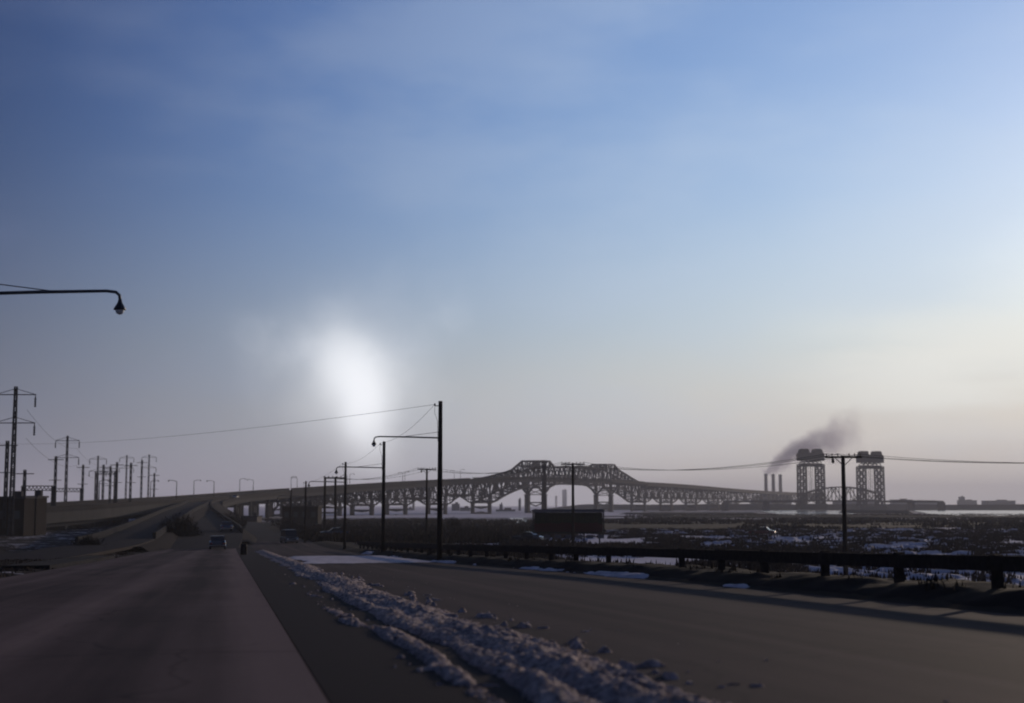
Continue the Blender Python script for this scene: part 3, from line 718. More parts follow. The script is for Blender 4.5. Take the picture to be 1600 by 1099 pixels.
def smoke(name, pts, rads, dens, col, label, seed=0, axis='x', pw=.62):
    """billowing plume: one closed lumpy tube filled with a volume"""
    mb = MB(); P = [Vector(p) for p in pts]; n = 18; C = []; Rr = []
    K = 10
    for i in range(len(P) - 1):
        for k in range(K): f = k / K; C.append(P[i].lerp(P[i + 1], f)); Rr.append(rads[i] + (rads[i + 1] - rads[i]) * f)
    C.append(P[-1]); Rr.append(rads[-1] * .3)
    mb.tube(C, [r * 1.35 + 1 for r in Rr], n)
    vs = []
    for i, v in enumerate(mb.v):
        c = C[i // n]; r = Rr[i // n]; v = Vector(v)
        d = (v - c); q = v / (rads[-1] * .9) + Vector((seed, 0, 0)); w = 1 + .15 * mnoise.fractal(q, 1, 2, 3)
        vs.append(c + d * w)
    mb.v = [tuple(v) for v in vs]
    m = bpy.data.materials.new(name); m.use_nodes = True; nt = m.node_tree; nt.nodes.clear(); N = nt.nodes.new; L = nt.links.new
    o_ = N('ShaderNodeOutputMaterial'); pv = N('ShaderNodeVolumePrincipled'); pv.inputs['Color'].default_value = (*col, 1); pv.inputs['Anisotropy'].default_value = .2
    tc = N('ShaderNodeTexCoord'); nz = N('ShaderNodeTexNoise'); nz.inputs['Scale'].default_value = 1.6 / rads[-1]; nz.inputs['Detail'].default_value = 5; nz.inputs['Distortion'].default_value = .6; L(tc.outputs['Object'], nz.inputs[0])
    def Mt(op, a, b=0.0, c=False):
        n = N('ShaderNodeMath'); n.operation = op; n.use_clamp = c
        for i_, v in enumerate((a, b)):
            if isinstance(v, bpy.types.NodeSocket): L(v, n.inputs[i_])
            else: n.inputs[i_].default_value = v
        return n.outputs[0]
    sp = N('ShaderNodeSeparateXYZ'); L(tc.outputs['Object'], sp.inputs[0])
    E = P[-1] - P[0]; main, oth = (0, 2) if axis == 'x' else (2, 0)
    t_ = Mt('DIVIDE', sp.outputs[main], E[main], True)
    dc = Mt('SUBTRACT', sp.outputs[oth], Mt('MULTIPLY', Mt('POWER', t_, pw), E[oth]))
    dy = Mt('SUBTRACT', sp.outputs[1], Mt('MULTIPLY', t_, E[1]))
    r_ = Mt('ADD', rads[0], Mt('MULTIPLY', Mt('POWER', t_, .8), rads[-1] - rads[0]))
    dd = Mt('DIVIDE', Mt('SQRT', Mt('ADD', Mt('MULTIPLY', dc, dc), Mt('MULTIPLY', dy, dy))), r_)
    dd = Mt('ADD', dd, Mt('MULTIPLY', Mt('SUBTRACT', nz.outputs[0], .5), 2.2))
    f_ = N('ShaderNodeMapRange'); f_.interpolation_type = 'SMOOTHSTEP'; L(dd, f_.inputs[0]); f_.inputs[1].default_value = 1.3; f_.inputs[2].default_value = .1
    fade = Mt('POWER', Mt('SUBTRACT', 1.0, t_, True), 1.1)
    L(Mt('MULTIPLY', Mt('MULTIPLY', f_.outputs[0], fade), dens * 2.2), pv.inputs['Density']); L(pv.outputs[0], o_.inputs['Volume'])
    MATS[name] = m
    ob = mb.build(name, name, org=P[0])
    import bmesh
    bm = bmesh.new(); bm.from_mesh(ob.data); bmesh.ops.recalc_face_normals(bm, faces=bm.faces)
    if bm.calc_volume(signed=True) < 0: bmesh.ops.reverse_faces(bm, faces=bm.faces)
    bm.to_mesh(ob.data); bm.free()
    return tag(ob, label, 'smoke')
def zone(x, y, Y): return at(x, y, Y)
smoke('smoke_plume', [zone(1198, 741, 2600), zone(1209, 727, 2605), zone(1230, 710, 2612), zone(1262, 694, 2620), zone(1305, 681, 2630), zone(1350, 674, 2640)], [9, 15, 22, 31, 40, 50], .030, (.50, .43, .56), 'mauve grey smoke drifting right from the three chimneys')
smoke('steam_plume', [zone(955, 800, 2400), zone(965, 786, 2400), zone(980, 772, 2405), zone(990, 758, 2410)], [8, 18, 26, 30], .016, (.92, .92, .98), 'faint pale steam hanging behind the right main span', 5, 'z', 1.0)
smoke('steam_plume', [zone(862, 800, 2400), zone(868, 786, 2400), zone(876, 770, 2405), zone(881, 762, 2410)], [4, 8, 10, 9], .030, (.92, .90, .95), 'thin pale steam rising between the two main piers', 9, 'z', 1.0)

# ------------------------------------------------------------------ distant skyline
sk = [(869, 800, 3, 776, 'slim hazy stack seen between the main bridge piers', 3400), (882, 800, 7, 766, 'hazy blue tower seen between the main bridge piers', 4200),
      (712, 800, 12, 788, 'boxy hazy building in the arch left of the tall lamp post', 1500), (727, 800, 16, 794, 'low wide hazy shed in the arch right of the tall lamp post', 1400),
      (790, 800, 30, 797, 'long low dark shed under the left side span', 1300), (783, 800, 5, 789, 'small dark tower on the low shed under the side span', 1350), (812, 800, 4, 781, 'thin dark stack just left of the left main pier', 1500),
      (640, 800, 9, 795, 'small hazy block in the arch behind the short crossarm pole', 1600), (646, 800, 3, 782, 'thin mast tower in the arch left of the short crossarm pole', 1600),
      (1408, 800, 30, 781.5, 'low hazy block right of the lift bridge', 2300), (1450, 800, 40, 784, 'wide low hazy shed on the right skyline', 2500), (1503, 800, 8, 777, 'hazy tower block on the far right skyline', 2800), (1511, 800, 26, 782.5, 'hazy slab beside the far right tower block', 2700),
      (1560, 800, 44, 783, 'long hazy warehouse at the right edge of the skyline', 2400), (1335, 800, 60, 783, 'long low shed behind the lift span', 2200)]
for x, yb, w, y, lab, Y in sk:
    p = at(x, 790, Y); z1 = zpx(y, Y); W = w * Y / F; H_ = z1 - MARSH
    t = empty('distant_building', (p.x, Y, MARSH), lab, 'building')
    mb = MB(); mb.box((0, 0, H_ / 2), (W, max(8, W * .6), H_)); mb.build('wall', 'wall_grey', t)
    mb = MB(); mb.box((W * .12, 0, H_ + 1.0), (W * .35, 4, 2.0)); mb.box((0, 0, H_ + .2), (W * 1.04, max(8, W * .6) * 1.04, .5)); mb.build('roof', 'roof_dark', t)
# near dark buildings
def house(x0, x1, ytop, Y, m, lab, roof='flat', base=None, depth=9, win=True):
    a, b = at(x0, 790, Y), at(x1, 790, Y); W = b.x - a.x; gz = zt((a.x + b.x) / 2, Y) - .3; H_ = zpx(ytop, Y) - gz
    t = empty('house' if roof == 'gable' else 'warehouse', ((a.x + b.x) / 2, Y + depth / 2, gz), lab, 'building')
    rh = min(2.0, H_ * .3) if roof == 'gable' else .35
    mb = MB(); mb.box((0, 0, (H_ - rh) / 2), (W, depth, H_ - rh)); mb.build('wall', m, t)
    if roof == 'gable':
        mb = MB(); mb.add([(-W / 2 - .4, -depth / 2 - .4, H_ - rh), (W / 2 + .4, -depth / 2 - .4, H_ - rh), (W / 2 + .4, depth / 2 + .4, H_ - rh), (-W / 2 - .4, depth / 2 + .4, H_ - rh), (-W / 2 - .4, 0, H_), (W / 2 + .4, 0, H_)], [(0, 1, 5, 4), (2, 3, 4, 5), (1, 2, 5), (3, 0, 4), (0, 3, 2, 1)]); mb.build('roof', 'roof_dark', t)
    else:
        mb = MB(); mb.box((0, 0, H_ - rh / 2 + .002), (W + .5, depth + .5, rh)); mb.build('roof', 'roof_dark', t)
        mb = MB(); mb.box((W * .22, 0, H_ + .5), (1.2, 1.2, 1.0)); mb.build('roof_vent', 'roof_dark', t)
    if win:
        n = max(2, int(W / 2.6))
        for k in range(n):
            mb = MB(); mb.box((-W / 2 + (k + .5) * W / n, -depth / 2 - .01, (H_ - rh) * .58), (W / n * .5, .1, min(1.5, (H_ - rh) * .4))); mb.build('window', 'window_dark', t)
    return t
house(441, 497, 790, 420, 'brick_dark', 'dark reddish brick shed standing in front of the bridge arches', 'flat')
house(-40, 38, 776, 262, 'brick_dark', 'dark flat-roofed building at the left edge below the tallest pylon', 'flat')
house(38, 57, 775, 268, 'brick_dark', 'narrow dark blockhouse at the right end of the left edge building', 'flat', depth=6)
house(378, 402, 806, 470, 'wall_pale', 'pale low shed under the bridge left of the brick shed', 'flat', win=False)

# ------------------------------------------------------------------ railway transmission poles on the left
def pylon(scale_arm=1.0):
    t = empty('transmission_pole', (0, 0, 0), 'x', 'pylon', 'railway transmission poles on the left')
    mb = MB(); lattice(mb, (0, 0, 0), (0, 0, 26), .72, .72, 13, .14, taper=.55); mb.build('mast', 'steel_dark', t)
    for z, a in ((24.6, 3.6), (19.6, 3.6)):
        mb = MB(); mb.bar((-a, 0, z), (a, 0, z), .16); mb.bar((-a, 0, z), (-.2, 0, z + 1.0), .10); mb.bar((a, 0, z), (.2, 0, z + 1.0), .10); c = mb.build('crossarm', 'steel_dark', t)
        for s_ in (-1, 1):
            mb = MB(); mb.lathe((s_ * (a - .1), 0, z - 2.2), [(.08, 0), (.22, .1), (.10, .4), (.22, .5), (.10, .8), (.22, .9), (.10, 1.2), (.22, 1.3), (.10, 1.7), (.06, 2.2)], 8); mb.build('insulator', 'insulator', c)
    return t
pp_ = [(18, 250, 605, 'tallest lattice transmission pole, at the left edge of the view'), (102, 420, 682, 'second tallest transmission pole, rising over the left viaduct'), (151, 590, 713, 'double-arm transmission pole first right of the pole cluster gap'),
       (196, 700, 712, 'thin distant double-arm transmission pole in the middle of the cluster'), (231, 690, 711, 'rightmost tall double-arm transmission pole of the cluster')]
proto = None
for x, Y, y, lab in pp_:
    z1 = zpx(y, Y); p = at(x, 790, Y); sc_ = 1.0
    loc = Vector((p.x, Y, z1 - 26 * sc_))
    if proto is None: proto = pylon(); proto.location = loc; proto['label'] = lab; o = proto
    else: o = dup(proto, loc, lab)
def mast():
    t = empty('catenary_mast', (0, 0, 0), 'x', 'mast', 'railway catenary masts on the left')
    mb = MB(); lattice(mb, (0, 0, 0), (0, 0, 16), .5, .5, 9, .14, taper=.8); mb.build('mast_frame', 'steel_dark', t)
    mb = MB(); mb.bar((-1.9, 0, 15.2), (1.9, 0, 15.2), .18); mb.bar((-1.5, 0, 10.2), (1.5, 0, 10.2), .14); mb.build('crossarm', 'steel_dark', t)
    return t
mm = [(85, 350, 714, 'thick lattice mast left of the second tallest transmission pole'), (128, 430, 727, 'lattice mast between the second pole and the cluster'), (160, 440, 727, 'mast at the left of the mast cluster'), (171, 425, 729, 'stout mast, second of the cluster'),
      (181, 410, 723, 'darker mast at the middle of the cluster'), (203, 420, 724, 'dark mast right of the cluster middle'), (220, 500, 720, 'slender mast toward the right of the cluster'), (240, 520, 740, 'short mast at the right end of the cluster'), (37, 300, 735, 'short mast above the blockhouse at far left'), (8, 262, 690, 'dark mast crossing the left edge building')]
proto = None
for x, Y, y, lab in mm:
    z1 = zpx(y, Y); p = at(x, 790, Y); loc = Vector((p.x, Y, z1 - 16))
    if proto is None: proto = mast(); proto.location = loc; proto['label'] = lab
    else: dup(proto, loc, lab)
def gantry(x0, x1, y, Y, lab):
    a, b = at(x0, y, Y), at(x1, y, Y); t = empty('signal_gantry', lo(a, MARSH), lab, 'gantry'); W = b.x - a.x; H_ = a.z - MARSH
    mb = MB(); lattice(mb, (0, 0, H_ - .6), (W, 0, H_ - .6), .9, .9, 1, .15)
    mb = MB()
    n = 8
    for z in (H_ - .5, H_ + .5):
        for yy in (-.4, .4): mb.bar((0, yy, z), (W, yy, z), .16)
    for k in range(n): mb.bar((W * k / n, -.4, H_ - .5), (W * (k + 1) / n, -.4, H_ + .5), .12); mb.bar((W * k / n, .4, H_ + .5), (W * (k + 1) / n, .4, H_ - .5), .12)
    mb.build('beam', 'steel_dark', t)
    for x in (0, W):
        mb = MB(); lattice(mb, (x, 0, 0), (x, 0, H_ + .5), .7, .7, 5, .16); mb.build('leg', 'steel_dark', t)
gantry(37, 84, 763, 320, 'railway gantry bridging the gap left of the thick mast')
gantry(84, 128, 766, 425, 'railway gantry behind the second tallest transmission pole')
gantry(151, 181, 739, 440, 'railway gantry high across the mast cluster')

# ------------------------------------------------------------------ street lamps along the service road
def street_light():
    t = empty('street_light', (0, 0, 0), 'x', 'street lamp', 'wooden pole street lamps')
    mb = MB(); mb.tube([(0, 0, -.6), (0, 0, 3), (.01, 0, 8.9)], [.17, .155, .12], 12); mb.build('pole', 'wood_pole', t, smooth=True)
    mb = MB(); mb.tube([(-.1, 0, 6.70), (-1.8, 0, 6.75), (-3.6, 0, 6.78), (-3.84, 0, 6.75), (-3.93, 0, 6.67), (-3.95, 0, 6.54)], [.045, .045, .04, .04, .04, .04], 8); mb.build('arm', 'galv', t, smooth=True)
    mb = MB(); mb.tube([(-.1, 0, 7.05), (-2.2, 0, 6.78)], .014, 5); mb.build('stay_rod', 'galv', t)
    mb = MB(); mb.lathe((-3.95, 0, 6.29), [(.15, 0), (.16, .02), (.12, .09), (.065, .18), (.05, .24), (.035, .29)], 18); h = mb.build('lamp_shade', 'lamp_metal', t, smooth=True)
    mb = MB(); mb.lathe((-3.95, 0, 6.17), [(.02, 0), (.07, .02), (.10, .06), (.11, .10), (.10, .14)], 18); mb.build('bulb', 'glass_lamp', h, smooth=True)
    mb = MB(); mb.box((-.22, 0, 8.62), (.22, .05, .05)); mb.lathe((-.32, 0, 8.60), [(.03, 0), (.055, .04), (.03, .08), (.055, .12), (.02, .17)], 10); mb.build('insulator', 'insulator', t)
    mb = MB(); mb.tube([(-.32, 0, 8.7), (-.34, .02, 8.2), (-.16, .02, 7.7), (-.14, .02, 6.5)], .012, 5); mb.build('feed_wire', 'wire', t)
    return t
lamps = [(688, 627, 85, 'nearest wooden lamp pole, tall, just right of the bright sky patch, with a long arm'), (600, 690, 119, 'second wooden lamp pole, next left of the tallest one, lamp arm reaching left'), (540, 722, 155, 'third lamp pole, right of the twin-legged utility pole'),
         (478, 752, 205, 'fourth lamp pole, small, left of the twin-legged utility pole'), (455, 765, 255, 'faint fifth lamp pole beside the brick shed')]
LP = []; proto = None
for x, y, Y, lab in lamps:
    p = at(x, y, Y); loc = Vector((p.x, p.y, p.z - 8.9))
    if proto is None: proto = street_light(); proto.location = loc; proto['label'] = lab
    else: dup(proto, loc, lab)
    LP.append(loc)
pL = at(187, 490, 36); dl = dup(proto, Vector((pL.x - 3.95, pL.y, pL.z - 6.20)), 'lamp on a long arm at the upper left', rz=math.pi)
dl.location = Vector((pL.x - 3.95, pL.y, pL.z - 6.20)); dl.rotation_euler.z = 0; dl.scale = (-1, 1, 1)

# ------------------------------------------------------------------ utility poles with crossarms
def utility_pole(H_=10.0):
    t = empty('utility_pole', (0, 0, 0), 'x', 'utility pole', 'crossarm utility poles in the meadow')
    mb = MB(); mb.tube([(0, 0, -1), (0, 0, 4), (0, 0, H_)], [.19, .17, .13], 10); mb.build('pole', 'wood_pole', t, smooth=True)
    mb = MB(); mb.box((0, -.16, H_ - .12), (2.6, .12, .14)); c = mb.build('crossarm', 'wood_rail', t)
    for x in (-1.2, -.8, -.4, .4, .8, 1.2):
        mb = MB(); mb.lathe((x, -.16, H_ - .05), [(.02, 0), (.02, .06), (.05, .08), (.045, .16), (.02, .2)], 8); mb.build('insulator', 'insulator', c)
    mb = MB(); mb.bar((-.6, -.2, H_ - .18), (0, -.2, H_ - .75), .05); mb.bar((.6, -.2, H_ - .18), (0, -.2, H_ - .75), .05); mb.build('brace', 'galv', t)
    mb = MB(); mb.lathe((-.75, -.16, H_ - .55), [(.05, 0), (.10, .05), (.10, .28), (.05, .33)], 10); mb.build('fuse_box', 'insulator', c)
    return t
ups = [(1317, 712, 101, 'near crossarm pole standing in front of the lift bridge towers'), (895, 724, 156, 'crossarm pole rising through the billboard'), (667, 732.5, 200, 'small crossarm pole just left of the tallest lamp pole')]
UP = []; proto = None
for x, y, Y, lab in ups:
    p = at(x, y, Y); loc = Vector((p.x, Y, p.z - 10.0))
    if proto is None: proto = utility_pole(); proto.location = loc; proto['label'] = lab
    else: dup(proto, loc, lab)
    UP.append(Vector((p.x, Y, p.z)))
bpy.context.view_layer.update()
# off-frame pole that carries the wires on
pr = Vector((46, 42, UP[0].z + .3)); dup(proto, pr - Vector((0, 0, 10)), 'crossarm pole beyond the right edge of the view'); 
# H frame
a, b = at(508, 746, 262), at(525, 746, 262)
t = empty('twin_pole', (a.x, a.y, a.z - 10.5), 'twin-legged utility pole with a long crossarm, second lamp from it hanging left', 'utility pole')
t['label'] = 'twin-legged utility pole carrying one long crossarm, left of the third lamp pole'
W = b.x - a.x
for x in (0, W):
    mb = MB(); mb.tube([(x, 0, 0), (x - .1 * (x > 0), 0, 10.6)], [.26, .20], 8); mb.build('leg', 'wood_pole', t, smooth=True)
mb = MB(); mb.box((W * .9, -.25, 10.35), (W * 2.0, .16, .26)); c = mb.build('crossarm', 'wood_rail', t)
for k in range(6):
    mb = MB(); mb.lathe((-.1 + k * W * .38, -.25, 10.45), [(.04, 0), (.10, .05), (.10, .22), (.03, .3)], 8); mb.build('insulator', 'insulator', c)
# tall mast beside the left main pier
p = at(850, 722, 700); mb = MB(); t = empty('lattice_mast', (p.x, 700, MARSH - .5), 'tall dark mast standing right beside the left main bridge pier', 'mast')
Hm = p.z - MARSH + .5; lattice(mb, (0, 0, 0), (0, 0, Hm), 1.9, 1.9, 16, .42, taper=.9); mb.build('mast_frame', 'steel_dark', t)
mb = MB(); mb.box((0, 0, Hm - .2), (2.6, 2.2, .5)); mb.box((0, 0, Hm / 2), (1.0, 1.0, Hm - 1)); mb.build('platform', 'steel_dark', t)

# wires
def wire(p, q, sag, r, lab, group):
    pts = [Vector(p).lerp(Vector(q), k / 24) - Vector((0, 0, 4 * sag * (k / 24) * (1 - k / 24))) for k in range(25)]
    mb = MB(); mb.tube(pts, r, 5); return tag(mb.build('overhead_wire', 'wire', org=pts[0]), lab, 'wire', group)
for j, (a, b, lab) in enumerate(((UP[1], UP[0], 'from the billboard pole to the near crossarm pole'), (UP[2], UP[1], 'from the small crossarm pole to the billboard pole'), (UP[0], pr, 'from the near crossarm pole out of view to the right'), (Vector((*at(525, 0, 262).xy, at(525, 746, 262).z)), UP[2], 'from the twin-legged pole to the small crossarm pole'))):
    for off, nm in ((-1.2, 'upper left'), (1.2, 'upper right'), (-.4, 'inner')):
        wire(a + Vector((off, -.16, .1)), b + Vector((off, -.16, .1)), 1.0 if j != 2 else 1.5, .008 + .008 * (a.y / 150), '%s conductor sagging %s' % (nm, lab), 'power line conductors')
for a, b, lab in ((LP[0], LP[1], 'between the first and second lamp poles'), (LP[1], LP[2], 'between the second and third lamp poles'), (LP[2], LP[3], 'between the third and fourth lamp poles')):
    wire(a + Vector((-.3, 0, 8.75)), b + Vector((-.3, 0, 8.75)), .5, .010, 'thin lamp feed wire slung ' + lab, 'lamp feed wires')
wire(LP[0] + Vector((-.3, 0, 8.7)), at(-60, 690, 230), 1.2, .011, 'long thin wire crossing the sky from the tallest lamp pole to the left', None)
for dz in (-.2, -5.2):
    a, b, c = [at(x, y, Y) for x, y, Y in ((18 + 25, 621, 250), (102 + 18, 689, 420), (151 + 13, 718, 590))]
    for p, q, lb_ in ((a, b, 'nearest'), (b, c, 'farther')):
        wire(p + Vector((0, 0, dz - 2)), q + Vector((0, 0, dz - 2)), 2.0, .025, '%s %s transmission conductor strung between the tall lattice poles' % (lb_, 'upper' if dz > -1 else 'lower'), 'transmission conductors')

# ------------------------------------------------------------------ billboard
def billboard():
    Y = 200; a, b = at(833, 797, Y), at(943, 795, Y); W = b.x - a.x; zt_ = a.z; zb = zpx(833, Y)
    t = empty('billboard', ((a.x + b.x) / 2, Y, MARSH), 'wide dark weathered billboard on posts in the snowy meadow', 'billboard', None, R(-4))
    H0, H1 = zb - MARSH, zt_ - MARSH
    m, nt, N, L, bs = mat_nodes('billboard_print')
    tc = N('ShaderNodeTexCoord'); sp = N('ShaderNodeSeparateXYZ'); L(tc.outputs['Generated'], sp.inputs[0])
    def M(op, a_, c=0.0, clamp=False):
        n = N('ShaderNodeMath'); n.operation = op; n.use_clamp = clamp
        for i, v in enumerate((a_, c)):
            if isinstance(v, bpy.types.NodeSocket): L(v, n.inputs[i])
            else: n.inputs[i].default_value = v
        return n.outputs[0]
    nz = N('ShaderNodeTexNoise'); nz.inputs['Scale'].default_value = 5; nz.inputs['Detail'].default_value = 6; mp = N('ShaderNodeMapping'); mp.inputs['Scale'].default_value = (2.6, 1, 1); L(tc.outputs['Generated'], mp.inputs[0]); L(mp.outputs[0], nz.inputs[0])
    cr = N('ShaderNodeValToRGB'); e = cr.color_ramp.elements; e[0].position = .0; e[0].color = (.055, .012, .014, 1); e[1].position = .42; e[1].color = (.060, .014, .014, 1)
    k = cr.color_ramp.elements.new(.50); k.color = (.030, .028, .016, 1); k = cr.color_ramp.elements.new(1.0); k.color = (.026, .026, .018, 1)
    L(M('ADD', sp.outputs[2], M('MULTIPLY', M('SUBTRACT', nz.outputs[0], .5), .35)), cr.inputs[0]); L(cr.outputs[0], bs.inputs['Base Color']); bs.inputs['Roughness'].default_value = .9; bs.inputs['Specular IOR Level'].default_value = .1
    mb = MB(); mb.box((0, 0, (H0 + H1) / 2 - .1), (W - .3, .12, H1 - H0 - .5)); mb.build('panel', 'billboard_print', t)
    # faded illegible lettering: a row of worn painted strokes
    rr = random.Random(3); mb = MB(); x = -W * .38
    while x < W * .40:
        w = rr.uniform(.28, .5); z = H0 + (H1 - H0) * .62; h = .72
        for q in range(2): mb.box((x + q * w * .8, -.075, z), (.11, .02, h))
        mb.box((x + w * .4, -.077, z + rr.choice((-.25, 0, .28))), (w * .8, .02, .11)); x += w + .28
        if rr.random() < .18: x += .4
    MATS['letter_paint'] = mat('letter_paint', (.045, .040, .022), .9, 0, .4, 3); mb.build('faded_lettering', 'letter_paint', t)
    for z in (H0 + .08, H1 - .12):
        mb = MB(); mb.box((0, -.05, z), (W, .2, .22 if z < H1 - .5 else .42)); mb.build('frame_rail', 'wall_grey' if z > H0 + 1 else 'wood_rail', t)
    for x in (-W / 2, W / 2): mb = MB(); mb.box((x, -.05, (H0 + H1) / 2), (.2, .2, H1 - H0)); mb.build('frame_post', 'wood_rail', t)
    for k in range(5):
        x = -W / 2 + .6 + k * (W - 1.2) / 4; mb = MB(); mb.box((x, .2, H1 / 2 - .6), (.22, .22, H1 + .6)); mb.bar((x, .3, H1 - .6), (x, 2.2, -.5), .14); mb.build('post', 'wood_rail', t)
    for k in range(7):
        x = -W / 2 + .4 + k * (W - .8) / 6; mb = MB(); mb.box((x, 0, H0 - .45), (.9, .08, .5)); mb.build('skirt_board', 'wall_grey', t)
billboard()

# ------------------------------------------------------------------ wooden guard rail on the berm
def erail(s): return eright(s) + 1.35
def guard_rail():
    s0 = 14.0
    x, y = XY(s0, erail(s0)); t = empty('guard_rail', (x, y, float(zroad(s0))), 'dark timber guard rail along the right edge of the service road', 'guard rail')
    O = Vector(t.location); s = s0; k = 0; ss = []
    rr = random.Random(5)
    while s < 150: ss.append(s); s += 4.0 + rr.uniform(-.35, .35)
    for i, s in enumerate(ss):
        X, Y = XY(s, float(erail(s)) + .12); zr = float(zroad(s)); gz = zt(X, Y)
        if i not in (9,):
            mb = MB(); mb.box((X - O.x, Y - O.y, (gz - .4 + zr + 1.02) / 2 - O.z), (.18, .18, zr + 1.02 - gz + .4), math.atan2(RR[1], RR[0])); mb.build('post', 'wood_rail', t)
        if i + 1 < len(ss):
            s2 = ss[i + 1]; mb = MB()
            p = Vector((*XY(s + .01, float(erail(s)) - .04), zr + .83 + rr.uniform(-.015, .015))); q = Vector((*XY(s2 - .01, float(erail(s2)) - .04), float(zroad(s2)) + .83 + rr.uniform(-.015, .015)))
            d = (q - p).normalized(); n = Vector((d.y, -d.x, 0)).normalized() * .05; up = Vector((0, 0, .155))
            vs = [v + sa * n + sb * up - O for v in (p, q) for sa in (-1, 1) for sb in (-1, 1)]
            mb.add(vs, [(0, 1, 3, 2), (4, 6, 7, 5), (0, 4, 5, 1), (2, 3, 7, 6), (0, 2, 6, 4), (1, 5, 7, 3)]); mb.build('rail_board', 'wood_rail', t)
guard_rail()

# ------------------------------------------------------------------ ploughed snow between the carriageways
def snow_sheet(name, e0, e1, ne, ss, hf, m='snow_dirty', eps=.006):
    es = np.linspace(e0, e1, ne); S, E = np.meshgrid(ss, es, indexing='ij'); H = hf(S, E)
    X, Y = XY(S, E); Z = zroad(S) + .012 + H
    mask = (H > -.004).ravel()
    Z = np.where(H > 0, Z, zroad(S) - .03 + .0 * Z)
    return grid(name, np.stack([X.ravel(), Y.ravel(), Z.ravel()], 1), len(ss), ne, m, mask=mask)
ss = np.concatenate([np.arange(9, 22, .035), np.arange(22, 45, .08), np.arange(45, 150, .3)])
def ridge(S, E):
    wob = (fbm(S * .16, S * 0 + 3, 3) - .5) * 1.1
    lump = .45 * fbm(S * 1.7, E * 3.4, 4, .6) + .35 * (1 - np.abs(2 * fbm(S * 6.5, E * 11, 3, .6) - 1)) * vnoise(S * .9, E * 2 + 4) * 1.4 + .25 * fbm(S * 14, E * 17, 3, .7); fine = fbm(S * 11, E * 13, 3, .6)
    def bank(c, w, h, seed, lo=.35):
        d = np.abs(E - c - wob * .35) / (w * (.7 + .6 * vnoise(S * .5 + seed, S * 0 + seed)))
        g = np.clip(1 - d ** 2, 0, 1); am = sstep(vnoise(S * .33 + seed * 3, S * 0) , lo - .2, lo + .25)
        return g * h * (.45 + .75 * am)
    near = 1 - sstep(S, 24, 60) * .35
    h = bank(3.45, .44, .082, 1, .1) + bank(2.85, .25, .065 * near, 5, .3) * (1 - sstep(S, 32, 42) * .6) + bank(2.28, .20, .07, 9, .35) * (1 - sstep(S, 20, 25)) + bank(3.98, .24, .04, 13, .45)
    h += bank(3.3, .75, .05, 21, .2)
    h += bank(2.05, .22, .07, 27, .5) * sstep(S, 22, 24) * (1 - sstep(S, 30, 36)) 
    grit = fbm(S * 26, E * 26, 2, .6)
    h = h * (.15 + 1.55 * lump) + (fine - .5) * .085 * sstep(h, .005, .05) + (grit - .5) * .05 * sstep(h, .01, .04) - .034
    # scattered lumps thrown onto the pavement
    sc_ = vnoise(S * 4.5 + 50, E * 5.5 + 9); dens = np.exp(-((E - 4.25) / .6) ** 2) * .9 + np.exp(-((E - 2.1) / .35) ** 2) * .5
    bits = np.clip(sc_ - (.97 - .20 * dens * (vnoise(S * .5, E * 1.2) > .42)), 0, 1) * .45 * (S < 60)
    # the snow bank spreads where the far lot starts
    h = np.maximum(h, bits - .004)
    return h
tag(snow_sheet('snow_bank', 1.7, 6.2, 120, ss, ridge), kind='stuff', label='dirty ploughed snow ridges running between the two roadways', cat=None)
def patch(S, E):
    n = fbm(S * .10, E * .45, 4) - .5; n2 = fbm(S * .9, E * 1.6, 3) - .5
    k = sstep(S, 78, 84 + 0 * S) * (1 - sstep(S, 108, 116)); k2 = 1 - sstep(E, 11.2, 12.4)
    k3 = sstep(E, 3.4 + (S - 80) * .02, 5.2 + (S - 80) * .02)
    return .05 * (k * k2 * k3 + n * .8 + n2 * .6 - .42)
tag(snow_sheet('snow_patch', 3.2, 13.2, 90, np.arange(70, 125, .25), patch, 'snow_clean'), kind='stuff', label='smooth white snow patch lying across the far part of the lot')
def edge(S, E):
    e_ = E - eright(S)
    n = fbm(S * .16 + 40, E * .5, 3) + .25 * (fbm(S * 1.3, E * 2.2, 4) - .5)
    return (.5 * (n - .54) - .28 * np.abs(e_ - .15) / 1.2 + .02)
def edge_sheet():
    es = np.linspace(-1.3, 1.6, 46); s_ = np.arange(18, 128, .16); S, Q = np.meshgrid(s_, es, indexing='ij'); E = eright(S) + Q
    H = edge(S, E); X, Y = XY(S, E); Z = np.maximum(zroad(S), zterr(X.ravel(), Y.ravel()).reshape(X.shape)) + .01
    Zz = np.where(H > 0, Z + H * .9, Z - .12)
    return grid('snow_patch', np.stack([X.ravel(), Y.ravel(), Zz.ravel()], 1), len(s_), 46, 'snow_clean', mask=(H > -.01).ravel())
tag(edge_sheet(), kind='stuff', label='bluish snow remnants along the foot of the guard rail berm')
# lumpy earth bank under the rail
def berm():
    s_ = np.concatenate([np.arange(16, 60, .25), np.arange(60, 135, .6)]); q = np.linspace(.25, 5.5, 34); S, Q = np.meshgrid(s_, q, indexing='ij'); E = eright(S) + Q
    X, Y = XY(S, E); T = zterr(X.ravel(), Y.ravel()).reshape(X.shape)
    n = fbm(S * .8, E * 1.1, 4); T2 = T + .02 + (n - .42) * .22 * sstep(Q, .25, 1.0) * (1 - sstep(Q, 4.6, 5.5)) - .06 * (Q < .3) - .10 * (Q > 5.4)
    return grid('earth_bank', np.stack([X.ravel(), Y.ravel(), T2.ravel()], 1), len(s_), 34, 'berm_earth')
tag(berm(), kind='structure')

